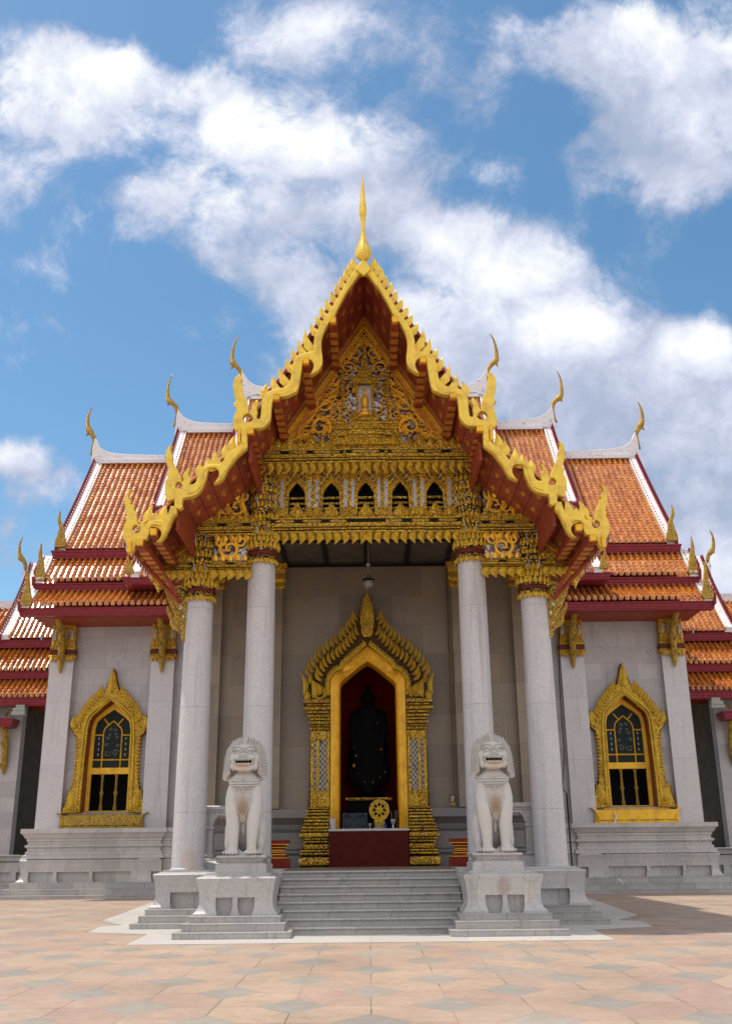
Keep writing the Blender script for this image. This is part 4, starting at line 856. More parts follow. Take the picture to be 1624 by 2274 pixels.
def mouldings(x0, x1, z0, z1, Y, dep=.7, hexes=True):
    H = z1-z0; out = []
    a = MB(); a.stack([(0,z0),(0,z0+H*.10),(-.04,z0+H*.14)], x0, x1, Y, Y+dep); a.stack([(-.02,z0+H*.22),(-.0,z0+H*.30),(-.05,z0+H*.33)], x0, x1, Y, Y+dep)
    a.stack([(-.02,z0+H*.40),(.0,z0+H*.45),(.0,z0+H*.62),(-.03,z0+H*.66)], x0, x1, Y+.01, Y+dep)
    a.stack([(-.05,z0+H*.66),(-.05,z0+H*.9),(-.01,z0+H*.93),(-.01,z1)], x0, x1, Y+.02, Y+dep)
    n = int((x1-x0)/.09)
    for i in range(n):
        x = x0+(i+.5)*(x1-x0)/n; a.box(x-.025, x+.025, Y-.012, Y+.02, z0+H*.47, z0+H*.60)
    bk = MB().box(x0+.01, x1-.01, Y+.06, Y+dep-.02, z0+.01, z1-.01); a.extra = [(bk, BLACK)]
    b = MB()
    if hexes:
        n = max(1, round((x1-x0)/.75))
        for i in range(n):
            x = x0+(i+.5)*(x1-x0)/n; w_ = (x1-x0)/n*.36; zc_ = z0+H*.78; h = H*.09
            b.prism([(x-w_,zc_),(x-w_+.08,zc_+h),(x+w_-.08,zc_+h),(x+w_,zc_),(x+w_-.08,zc_-h),(x-w_+.08,zc_-h)], Y+.03, Y+.065)
    return a, b
YU = 25.78
xu0, xu1 = P(*kG(50,165), YU)[0], -P(*kG(50,165), YU)[0]
z0, z1 = zof(yG(178), YU), zof(yG(76), YU)
ent, hx = mouldings(xu0, xu1, z0, z1, YU); E1 = ent.build('upper_entablature', GOLD_F, T)
hx.build('lozenge_relief', GOLD_T, E1)
for (a, b, pr_) in ((-.55, .55, .05), (-1.62, -.56, .025), (.56, 1.62, .025)):
    mm, _ = mouldings(a, b, z0+.002, z1-.004, YU-pr_, .5); mm.build('breakfront', GOLD_F, E1); _.build('lozenge_relief', GOLD_T, E1)
m = MB(); drip(m, xu0, 0, z0+.03, 13, YU-.02, .40, .165); drip(m, 0, xu1, z0+.03, 13, YU-.02, .40, .165); m.build('leaf_pendants', GOLD_L, E1)
m = MB(); crest(m, xu0+.1, xu1-.1, z1, 19, YU+.06, .50, .28); m.build('leaf_crest', GOLD_C, E1)
# lower entablature between the inner columns
YL = 26.05
z0, z1 = zof(yG(682), YL), zof(yG(572), YL); xl = 2.62
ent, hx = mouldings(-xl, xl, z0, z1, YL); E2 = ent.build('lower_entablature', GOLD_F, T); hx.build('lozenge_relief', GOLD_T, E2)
for (a, b, pr_) in ((-.55, .55, .05), (-1.62, -.56, .025), (.56, 1.62, .025)):
    mm, _ = mouldings(a, b, z0+.002, z1-.004, YL-pr_, .5); mm.build('breakfront', GOLD_F, E2)
m = MB(); drip(m, -xl, 0, z0+.03, 11, YL-.02, .38, .185); drip(m, 0, xl, z0+.03, 11, YL-.02, .38, .185); m.build('leaf_pendants', GOLD_L, E2)
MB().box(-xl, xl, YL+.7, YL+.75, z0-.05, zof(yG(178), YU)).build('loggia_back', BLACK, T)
# loggia wall: five cusped openings in gilded lattice
YG = 26.28
def xg(x, y=450): return P(*kG(x, y), YG)[0]
def zg(y): return zof(yG(y), YG)
m = MB(); holes = []
cxs = [-2*xg(1083)*1.0, -xg(1083), 0, xg(1083), 2*xg(1083)]
for c in cxs:
    w_ = .245; zb, zs, zt = zg(560), zg(400), zg(312)
    holes.append([(c-w_, zb), (c+w_, zb), (c+w_*.95, zs), (c+w_*.82, zs+.10), (c+w_*.66, zs+.12), (c+w_*.5, zs+.24), (c+w_*.33, zs+.27), (c, zt+.04), (c-w_*.33, zs+.27), (c-w_*.5, zs+.24), (c-w_*.66, zs+.12), (c-w_*.82, zs+.10), (c-w_*.95, zs)])
plate(m, [[(-2.66, z1-.05), (2.66, z1-.05), (2.66, zg(178)), (-2.66, zg(178))]]+holes, YG, YG+.12); lw = m.build('loggia_wall', LATT, T)
for c, h in zip(cxs, holes):
    a = MB(); ap_ = h[2:][::1]
    P2 = [(c-.25, zg(400)), (c-.21, zg(370)), (c-.1, zg(338)), (c, zg(318))]
    for sgn in (-1, 1):
        L = [(c-sgn*(c-x), YG-.03, z) for x, z in P2]; L = [(c+sgn*abs(x-c), y, z) for x, y, z in L]
        a.tube([(c+sgn*.27, YG-.03, zg(560))]+L, .028, 6)
        for q in range(7):
            f = q/6; x = c+sgn*(.27-.25*f**1.1); z = zg(415)+(zg(318)-zg(415))*f; a.leaf((x, z), (x+sgn*.09*(1-f)+.0, z+.19), .11, YG-.02, .05, -.2*sgn)
    a.leaf((c, zg(318)), (c, zg(248)), .14, YG-.05, .06)
    a.build('arch_frame', GOLD_C, lw)
    s_ = MB(); s_.box(c-.262, c-.235, YG-.02, YG+.0, zg(560), zg(420)); s_.box(c+.235, c+.262, YG-.02, YG, zg(560), zg(420)); s_.build('mirror_jamb', LATT_G, lw)
    f_ = MB(); crest(f_, c-.16, c+.16, zg(572), 1, YG-.06, .42, .34); f_.build('finial_leaf', GOLD_C, lw)
    b_ = MB()
    for yy in (410, 450, 487): b_.box(c-.24, c+.24, YG+.25, YG+.3, zg(yy)-.03, zg(yy)+.03)
    b_.build('inner_beam', GOLD_O, lw)
for px in (928, 980, 1187, 1243, 1438):
    for sg in (-1, 1):
        c = sg*xg(px); s_ = MB().box(c-.036, c+.036, YG-.07, YG+.001, zg(548), zg(306)); q = s_.build('mirror_pilaster', LATT_G, lw)
        k_ = MB().stack([(.0,zg(306)),(.03,zg(300)),(.0,zg(292)),(.05,zg(285)),(.02,zg(270)),(.06,zg(235)),(.03,zg(225)),(.03,zg(180))], c-.07, c+.07, YG-.09, YG+.001)
        k_.box(c-.085, c-.037, YG-.06, YG+.001, zg(548), zg(306)); k_.box(c+.037, c+.085, YG-.06, YG+.001, zg(548), zg(306)); k_.leaf((c, zg(572)), (c, zg(505)), .26, YG-.1, .07)
        k_.build('pilaster_capital', GOLD_C, q)
m = MB(); crest(m, -2.6, 2.6, z1-.01, 20, YG-.08, .28, .22); m.build('leaf_crest', GOLD_C, lw)

# pediment
YPd = 26.02
def kpw(x, y, Y=YPd): return P(*kP(x, y), Y)
ax, az = 0, P(*kA(812,1050), YPd)[1]; bx, bz = P(*kA(322,1742), YPd)
pm = MB(); plate(pm, [[(bx-.3, bz-.3), (-bx+.3, bz-.3), (0, az)]], YPd+.04, YPd+.2); PD = pm.build('pediment', MOSAIC, T)
ob = MB(); A_, B_ = tier[0]
plate(ob, [[(0, A_[1]+.1), (B_[0]-.35, B_[1]-.1), (B_[0]-.1, bz-.35), (bx+.25, bz-.35), (0, az-.02), (-bx-.25, bz-.35), (-B_[0]+.1, bz-.35), (-B_[0]+.35, B_[1]-.1)]], YP-.03, YP+.05)
ob.build('raking_board', ORANGEB, PD)
tr = MB()
for sg in (-1, 1):
    tr.tube([(0, YP-.05, az-.0), (sg*-bx, YP-.05, bz)], .03, 6); tr.tube([(0, YP-.04, az-.13), (sg*-(bx+.07), YP-.04, bz)], .018, 6)
    for i in range(26):
        f = (i+.5)/26; x, z = sg*-bx*f*.96, az-.12+(bz-az)*f*.98
        tr.leaf((x, z-.05), (x-sg*.09, z-.16), .10, YP+.0, .03)
tr.build('raking_trim', GOLD, PD)
SC = [(420,200,24,1.3),(395,292,46,1),(344,398,50,1),(395,345,20,-1),(330,455,26,-1),(250,455,20,1),(232,525,30,-1),(310,560,46,1),(318,640,40,-1),(180,652,58,1),(255,640,26,-1),(320,735,44,1),(150,740,28,-1),(240,725,24,1),(145,818,74,1),(95,712,24,1),(62,790,24,-1),(35,862,42,1),(-30,892,40,1),(10,815,20,-1),(-88,925,24,1),(215,880,26,-1),(270,770,24,-1),(345,300,14,1),(300,335,16,-1),(385,465,14,1),(275,500,16,-1),(215,590,16,1),(255,585,14,-1),(130,690,18,1),(200,780,16,-1),(100,900,24,1),(60,720,14,-1),(5,760,14,1),(190,845,16,1),(-60,870,18,-1),(350,690,16,-1),(285,690,16,1),(355,520,14,-1),(405,250,12,1),(375,230,10,-1)]
for sg in (-1, 1):
    m = MB()
    for i, (x, y, R, d) in enumerate(SC):
        cx, cz = kpw(x, y); r = abs(kpw(x+R, y)[0]-cx)
        spiral(m, sg*-cx if sg < 0 else -cx, cz, r, 1.35, (pi*.5 if i % 2 else -pi*.3), (1 if d > 0 else -1)*sg*-1, YPd-.02, max(.022, r*.17)) if False else None
        mm = MB(); spiral(mm, cx, cz, r, 1.35, (2.2 if i % 2 else -.6), (1 if d > 0 else -1), YPd-.03, max(.019, r*.14))
        mm = mm if sg < 0 else mm.mirror(); m.add(mm.v, mm.f)
    mm = MB(); rnd = random.Random(3)
    for i in range(210):
        f = (i+.5)/210; x = -(.03+(-bx-.15)*rnd.uniform(.0, 1)); lim = az+(bz-az)*(-x)/(-bx); z = bz+.1+(max(.1, lim-bz-.35))*rnd.uniform(0, 1); a = rnd.uniform(0, 2*pi)
        if -x < .62 and z < P(*kP(400,480),YPd)[1]: continue
        L_ = rnd.uniform(.14, .24); mm.leaf((x, z), (x+L_*cos(a), z+L_*sin(a)), .08, YPd-.0, .05, rnd.choice((-.6, .6)))
    for (a, b) in (((250,560),(180,590)),((60,860),(-120,945)),((210,740),(140,760)),((380,250),(340,345)),((420,215),(400,250)),((300,450),(250,520)),((215,600),(110,700)),((120,690),(50,790))):
        (xa, za), (xb, zb_) = kpw(*a), kpw(*b); mm.tube([(xa, YPd-.02, za), ((xa+xb)/2+.06, YPd-.05, (za+zb_)/2+.03), (xb, YPd-.02, zb_)], .035, 6)
    mm = mm if sg < 0 else mm.mirror(); m.add(mm.v, mm.f)
    m.build('gilded_scrollwork', GOLD, PD, smooth=False)
def kz(y, Y=YPd): return kpw(450, y, Y)[1]
def kw(dx, Y=YPd, y=700): return kpw(450+dx, y, Y)[0]-kpw(450, y, Y)[0]
m = MB(); m.add([(-kw(55), YPd-.02, kz(760)), (kw(55), YPd-.02, kz(760)), (kw(55), YPd-.02, kz(520)), (-kw(55), YPd-.02, kz(520))], [(0,1,2,3)])
th = m.build('throne_backdrop', m_lattice('silver_backdrop', (.50,.48,.50), (.78,.77,.80), .06, .06, .2, .1), PD)
m = MB()
for (y0, y1, dx, o) in ((760,785,95,.22),(785,800,88,.18),(800,815,105,.24),(815,835,110,.22),(835,850,115,.26),(850,872,112,.22),(872,892,122,.30),(892,912,110,.24),(912,955,112,.22)):
    m.stack([(0,kz(y1)+.003),(.02,kz(y1)+.02),(.02,kz(y0)-.02),(0,kz(y0))], -kw(dx), kw(dx), YPd-o, YPd+.05)
for (y0, y1, a, b, o) in ((790,806,112,228,.16),(806,826,116,222,.12),(826,842,112,228,.16),(842,880,118,220,.12),(880,893,112,230,.2),(893,960,120,218,.1)):
    for sg in (-1, 1): m.stack([(0,kz(y1)+.003),(.015,kz(y1)+.02),(.015,kz(y0)-.02),(0,kz(y0))], sg*kw((a+b)/2)-kw((b-a)/2), sg*kw((a+b)/2)+kw((b-a)/2), YPd-o, YPd+.05)
crest(m, -kw(215), kw(215), kz(965), 13, YPd-.28, .34, .24); crest(m, -kw(90), kw(90), kz(768), 7, YPd-.24, .2, .16)
m.build('throne', GOLD_C, PD)
m = MB()
for sg in (-1, 1):
    for d in (60, 72, 84): m.tube([(sg*kw(d), YPd-.1, kz(760) if d == 60 else kz(580)), (sg*kw(d-8), YPd-.12, kz(515))], .03 if d > 60 else .04, 6)
for (y0, y1, dx) in ((496,512,98),(480,496,80),(462,480,70),(448,462,58),(430,448,50),(416,430,40),(398,416,34),(384,398,24),(365,384,18),(340,365,12),(300,340,8),(240,300,5),(170,240,3)):
    m.stack([(0,kz(y1)),(.03,kz(y1)+.02),(.03,kz(y0)-.015),(0,kz(y0))], -kw(dx)*.8, kw(dx)*.8, YPd-.05-.02*dx/10, YPd)
for i in range(9): x = -kw(98)+i*kw(98)/4; m.leaf((x, kz(498)), (x, kz(478)), .12, YPd-.25, .04); m.leaf((x, kz(510)), (x, kz(530)), .12, YPd-.24, .04)
m.build('canopy', GOLD_C, PD)
m = MB().lathe(0, YPd-.16, [(.20,kz(758)),(.20,kz(740)),(.14,kz(725)),(.15,kz(715)),(.07,kz(700)),(.06,kz(690)),(.11,kz(665)),(.12,kz(635)),(.09,kz(620)),(.03,kz(615))], 20)
spiral(m, 0, kz(598), .075, 1.2, -pi/2, 1, YPd-.16, .024, 18); m.leaf((0, kz(580)), (.0, kz(552)), .1, YPd-.15, .04); m.build('urn_relief', GOLD, PD)
for sg in (-1, 1):
    m = MB(); c = sg*kw(160); m.tube([(c, YPd-.08, kz(795)), (c, YPd-.08, kz(440))], .022, 6)
    for (y, r) in ((590,34),(570,26),(552,30),(535,20),(518,24),(505,15),(492,18),(478,10),(465,12),(440,4)): m.lathe(c, YPd-.1, [(kw(r)*.95, kz(y)), (kw(r)*.8, kz(y)+.05), (kw(r)*.45, kz(y)+.11)], 14)
    m.build('tiered_umbrella', GOLD_F, PD)

# side bays between the inner and outer columns, and out to the eaves
def sidebay(sx):
    Y = 26.0; L0 = P(*kE(690, 620), Y)[0]; R0 = -2.62
    z0, z1 = zof(yE(676), Y), zof(yE(566), Y)
    a, b = mouldings(L0, R0, z0, z1, Y); e = put(a, sx, 'side_entablature', GOLD_F); put(b, sx, 'lozenge_relief', GOLD_T, e)
    m = MB(); crest(m, L0+.05, R0-.2, z1, 9, Y+.04, .34, .24); put(m, sx, 'leaf_crest', GOLD_C, e)
    zt = zof(yE(680), Y); zb0 = zof(yE(884), Y)
    m = MB(); m.box(-4.2, -3.2, Y+.12, Y+.2, zb0-.02, z0+.02); pn = put(m, sx, 'scroll_panel', MOSAIC)
    m = MB(); spiral(m, -3.72, (zt+zb0)/2-.02, .27, 1.4, 2.4, 1, Y+.06, .055); spiral(m, -3.42, zt-.16, .16, 1.2, 2.4, 1, Y+.05, .04); spiral(m, -4.0, zt-.16, .15, 1.2, .6, -1, Y+.05, .04)
    for x in (-4.1, -3.9, -3.7, -3.5, -3.3): m.leaf((x, zt+.02), (x, zt-.22), .17, Y+.04, .06, .3); m.leaf((x, zb0), (x, zb0+.2), .17, Y+.04, .05, .3)
    put(m, sx, 'gilded_scroll', GOLD, pn)
    zc0, zc1 = zof(yE(968), Y), zof(yE(888), Y); xl_ = P(*kE(300, 930), Y)[0]
    for (xa, xb, par) in ((-4.3, -3.1, 0), (xl_, -4.75, 1)):
        a, b = mouldings(xa, xb, zc0, zc1, Y-.02*par, .6); q = put(a, sx, 'eave_beam', GOLD_F); put(b, sx, 'lozenge_relief', GOLD_T, q)
        m = MB(); drip(m, xa+.02, xb-.02, zc0+.02, 6 if par else 5, Y-.04, .30, .24); put(m, sx, 'leaf_pendants', GOLD_L, q)
        if par: m = MB(); crest(m, xa+.35, xb, zc1, 6, Y+.02, .40, .24); put(m, sx, 'leaf_crest', GOLD_C, q)
    # triangular scroll wing under the middle tier
    m = MB(); tri = [(P(*kE(735,530),Y)[0], z1-.02), (P(*kE(1105,530),Y)[0], z1-.02), (P(*kE(1105,300),Y)[0], P(*kE(1105,300),Y)[1])]
    plate(m, [tri], Y+.12, Y+.2); w_ = put(m, sx, 'tympanum_wing', MOSAIC)
    m = MB(); c = P(*kE(1010,455),Y); spiral(m, c[0], c[1], .26, 1.4, 2.2, 1, Y+.06, .05); c = P(*kE(1045,370),Y); spiral(m, c[0], c[1], .16, 1.2, .4, -1, Y+.06, .04); c = P(*kE(925,480),Y); spiral(m, c[0], c[1], .15, 1.2, 2.2, 1, Y+.06, .035)
    for p_, q_ in (((1085,520),(1070,330)),((960,500),(930,440)),((880,520),(850,480)),((1000,400),(1040,350))): m.leaf(P(*kE(*p_),Y), P(*kE(*q_),Y), .16, Y+.03, .05, .3)
    put(m, sx, 'gilded_scroll', GOLD, w_)
    # ochre boards below the middle and lower tiers
    for (A, B), la, lb in ((tier[1], (549,1081), (441,1143)), (tier[2], (427,1210), (388,1234))):
        la, lb = P(*la, YP), P(*lb, YP); s_ = (A[1]-B[1])/(A[0]-B[0]); m = MB(); up = lambda x: A[1]+s_*(x-A[0])
        plate(m, [[(la[0], up(la[0])), (B[0], B[1]), (B[0], B[1]-.2), (lb[0], lb[1]), (la[0], la[1])]], YP+.03, YP+.13); o = put(m, sx, 'raking_board', ORANGEB)
        put(MB().tube([(lb[0], YP+.0, lb[1]), (la[0], YP+.0, la[1])], .022, 6), sx, 'raking_trim', GOLD, o)
    # scrolled naga bracket on the outer column
    Yb = 26.2; m = MB()
    O = [kE(x, y) for x, y in ((400,1030),(440,1030),(462,1080),(480,1140),(515,1150),(560,1130),(600,1170),(615,1230),(608,1300),(598,1400),(600,1500),(590,1572),(565,1550),(555,1500),(530,1470),(520,1420),(495,1400),(470,1380),(452,1340),(440,1290),(455,1262),(470,1300),(490,1335),(505,1350),(478,1290),(462,1250),(440,1190),(425,1120),(410,1080))]
    hl = [kE(x, y) for x, y in ((540,1200),(570,1190),(580,1215),(560,1235),(545,1225))]
    plate(m, [[P(x, y, Yb) for x, y in O], [P(x, y, Yb) for x, y in hl]], Yb-.09, Yb+.09, .03, True)
    c = P(*kE(548,1180),Yb); spiral(m, c[0], c[1], .22, 1.3, .5, 1, Yb-.12, .05)
    for p_, q_, w2 in (((560,1480),(480,1340),.16),((575,1400),(520,1290),.16),((580,1330),(620,1240),.14),((520,1300),(560,1370),.14)): m.leaf(P(*kE(*p_),Yb), P(*kE(*q_),Yb), w2, Yb-.1, .05, .3)
    br = put(m, sx, 'naga_bracket', GOLD_T)
    m = MB().leaf(P(*kE(330,1000),Yb), P(*kE(372,1165),Yb), .30, Yb, .1, .3, .08); put(m, sx, 'hanging_leaf', GOLD_C)
    for (x, y, r) in ((590,1300,.05),(560,1290,.05),(582,1360,.03),(545,1165,.05)): c = P(*kE(x, y), Yb); put(MB().prism([(c[0]-r, c[1]-r*1.5), (c[0]+r, c[1]), (c[0]-r*.3, c[1]+r*2)], Yb-.115, Yb-.08), sx, 'mirror_stud', SILVER, br)
both(sidebay)

# ---------------------------------------------------------------- arched surrounds
def arch_leaves(m, path, n, h, wd, Y, sgn, lean=.25, dep=.07, upb=.75):
    upb = min(upb, .6)
    L = [0]
    for a, b in zip(path, path[1:]): L.append(L[-1]+math.hypot(b[0]-a[0], b[1]-a[1]))
    for i in range(n):
        s = L[-1]*(i+.5)/n
        for k in range(len(path)-1):
            if s <= L[k+1]:
                t = (s-L[k])/(L[k+1]-L[k]); x = path[k][0]+(path[k+1][0]-path[k][0])*t; z = path[k][1]+(path[k+1][1]-path[k][1])*t
                dx, dz = (path[k+1][0]-path[k][0])/(L[k+1]-L[k]), (path[k+1][1]-path[k][1])/(L[k+1]-L[k]); break
        nx, nz = -dz*sgn, dx*sgn; ux, uz = nx*(1-upb)+dx*.2, nz*(1-upb)+upb; l = math.hypot(ux, uz)
        m.leaf((x, z), (x+ux/l*h, z+uz/l*h), wd, Y, dep, lean)
def door():
    Y = 31.2; k = lambda L: [P(*kD(x, y), Y) for x, y in L]
    sil = k([(645,150),(634,210),(611,262),(609,300),(588,330),(560,385),(520,435),(470,485),(420,515),(378,562),(335,608),(300,655),(275,705),(258,765),(235,790),(213,860),(213,900),(208,950),(240,1010),(262,1060),(262,1130),(255,1300),(247,1580),(240,1690),(215,1800),(187,1870),(187,1905),(215,1950),(190,2010),(178,2100)])
    zb = 1.236; inn = k([(402,2100),(400,1850),(403,780),(412,745),(440,712),(488,695),(500,655),(560,600)]); az_ = P(*kD(665,522), Y)[1]; tz = P(*kD(660,130), Y)[1]
    sil[-1] = (sil[-1][0], zb); inn[0] = (inn[0][0], zb)
    full = sil[::-1]; full = full+[(0, tz)]+[(-x, z) for x, z in sil]
    innf = inn+[(0, az_)]+[(-x, z) for x, z in inn[::-1]]
    m = MB(); poly = [(0, tz)]+[(-x, z) for x, z in sil]+[(-x, z) for x, z in inn]+[(0, az_)]+inn[::-1]+sil[::-1]
    plate(m, [poly], Y-.12, Y+.3, .02); D = m.build('door_surround', GOLD_D, T)
    for sg in (-1, 1):
        m = MB(); f = lambda L: [(x, z) if sg < 0 else (-x, z) for x, z in k(L)]
        p1 = f([(262,770),(285,705),(318,650),(360,600),(402,555),(450,520),(505,475),(555,420),(590,365),(610,320)]); arch_leaves(m, p1, 15, .42, .125, Y-.2, -sg, .3*-sg, .1, .72)
        p2 = f([(335,800),(350,735),(385,680),(430,635),(480,600),(535,545),(585,490),(620,440)]); arch_leaves(m, p2, 13, .40, .125, Y-.3, -sg, .3*-sg, .1, .75)
        p3 = f([(385,880),(385,780),(400,735),(430,700),(480,680),(500,640),(560,590),(610,545),(655,505)]); m.tube([(x, Y-.2, z) for x, z in p3], .07, 8); arch_leaves(m, p3, 22, .12, .10, Y-.26, -sg, 0, .05, .5)
        for (a, b, w_) in (((215,880),(186,715),.17),((255,800),(240,718),.12),((230,930),(215,830),.2),((290,900),(262,760),.26),((330,880),(300,790),.2),((360,900),(350,820),.15)):
            (a_, b_) = f([a, b]); m.leaf(a_, b_, w_, Y-.24, .1, .3*sg)
        c = f([(320,870)])[0]; spiral(m, c[0], c[1], .17, 1.2, 0, sg, Y-.25, .04)
        m.build('flame_leaves', GOLD_L, D)
        m = MB(); first = True
        for (y0, y1, x0, pr_) in ((905,938,215,.30),(944,956,240,.26),(962,990,212,.34),(996,1012,240,.30),(1018,1040,245,.26),(1046,1062,258,.26),(1066,1090,250,.28),(1096,1106,262,.22),(1110,1132,262,.22),
                                 (1690,1702,240,.24),(1708,1724,236,.26),(1730,1748,232,.28),(1754,1772,228,.28),(1778,1796,218,.30),(1802,1822,214,.33),(1828,1846,204,.36),(1852,1866,195,.38),(1870,1908,187,.42),(1914,1925,196,.38),(1932,1946,212,.34),(1952,1992,218,.32),(1998,2012,200,.38),(2018,2034,192,.42),(2040,2110,180,.46)):
            if first and y0 > 1600: m.build('capital_mouldings', GOLD_O, D); m = MB(); first = False
            (xa, za), (xb, zb_) = k([(x0, y0)])[0], k([(393, y1)])[0]; zb_ = max(zb_, zb+.002); za -= (za-zb_)*.22
            a, b = (xa, xb) if sg < 0 else (-xb, -xa); m.stack([(0,zb_),(.02,zb_+(za-zb_)*.3),(.02,za-(za-zb_)*.3),(0,za)], a, b, Y-pr_, Y-.1)
            if y1-y0 > 18:
                n = 6
                for i in range(n): x = a+(i+.5)*(b-a)/n; m.leaf((x, zb_+.01), (x, za-.01), (b-a)/n*.85, Y-pr_-.02, .04)
        m.build('base_mouldings', GOLD_O, D)
        m = MB(); (xa, za), (xb, zb_) = k([(323,1195)])[0], k([(378,1580)])[0]; a, b = (xa, xb) if sg < 0 else (-xb, -xa); m.box(a, b, Y-.24, Y-.12, zb_, za); m.build('diamond_inlay', LATT_S, D); m = MB()
        (xa, za), (xb, zb_) = k([(280,1195)])[0], k([(303,1580)])[0]; a, b = (xa, xb) if sg < 0 else (-xb, -xa); m.box(a, b, Y-.20, Y-.12, zb_, za); m.build('diamond_inlay', LATT_S, D)
        m = MB()
        for x0, x1, pr_ in ((262,278,.18),(305,321,.24),(380,396,.24)):
            (xa, za), (xb, zb_) = k([(x0, 1140)])[0], k([(x1, 1690)])[0]; a, b = (xa, xb) if sg < 0 else (-xb, -xa); m.box(a, b, Y-pr_-.03, Y-.12, zb_, za)
        for (x, w_) in ((350,.30),(290,.18)):
            for y0, y1 in ((1140,1215),(1690,1600),(1690,1560)):
                a_, b_ = f([(x, y0), (x, y1)]); m.leaf(a_, b_, w_, Y-.26, .05)
            a_, b_ = f([(x-20, 1690), (x-20, 1570)]); m.leaf(a_, b_, w_*.5, Y-.27, .04); a_, b_ = f([(x+20, 1690), (x+20, 1570)]); m.leaf(a_, b_, w_*.5, Y-.27, .04)
        m.build('pilaster_rails', GOLD_C, D)
    m = MB(); m.leaf((0, P(*kD(662,440),Y)[1]), (0, P(*kD(662,128),Y)[1]), .46, Y-.3, .12); m.leaf((0, P(*kD(662,470),Y)[1]), (0, P(*kD(662,335),Y)[1]), .38, Y-.4, .1); m.leaf((0, P(*kD(662,345),Y)[1]), (0, P(*kD(662,235),Y)[1]), .3, Y-.42, .06)
    m.tube([(0, Y-.2, tz-.1), (0, Y-.2, tz+.24)], [.03, .008], 6); m.build('apex_leaf', GOLD_C, D)
    # smooth gilded frame, splayed back to the red niche
    o1 = k([(402,1850),(405,785),(414,752),(442,722),(492,704),(506,665)]); o2 = k([(452,1850),(458,792),(464,772),(485,750),(560,690),(620,645)])
    a1 = P(*kD(668,545), Y)[1]; a2 = P(*kD(668,603), Y)[1]
    def ring(m, A, aA, B, aB, ya, yb):
        m.add([(x, ya, z) for x, z in A]+[(0, ya, aA)]+[(-x, ya, z) for x, z in A[::-1]]+[(x, yb, z) for x, z in B]+[(0, yb, aB)]+[(-x, yb, z) for x, z in B[::-1]], [(i, i+1, i+14, i+13) for i in range(12)])
    m = MB(); A = [(o1[0][0], 1.9)]+o1[1:]; Bf = [(o2[0][0], 1.9)]+o2[1:]
    ring(m, inn[1:7], az_, A, a1, Y-.1, Y+.02); ring(m, A, a1, Bf, a2, Y+.02, Y+.20)
    B3 = [(x*.955, z-.03) for x, z in Bf]; ring(m, Bf, a2, B3, a2-.07, Y+.20, Y+.16); B4 = [(x*.93, z-.05) for x, z in Bf]; ring(m, B3, a2-.07, B4, a2-.11, Y+.16, Y+.8)
    m.box(-1.95, 1.95, Y-.1, Y+.2, 1.75, 2.06); m.build('door_frame', GOLD, D, smooth=False)
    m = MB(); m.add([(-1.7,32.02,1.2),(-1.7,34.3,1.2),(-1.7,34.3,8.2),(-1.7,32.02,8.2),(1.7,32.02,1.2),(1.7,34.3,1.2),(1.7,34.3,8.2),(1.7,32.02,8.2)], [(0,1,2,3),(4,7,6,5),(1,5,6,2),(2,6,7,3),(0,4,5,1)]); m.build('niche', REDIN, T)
door()

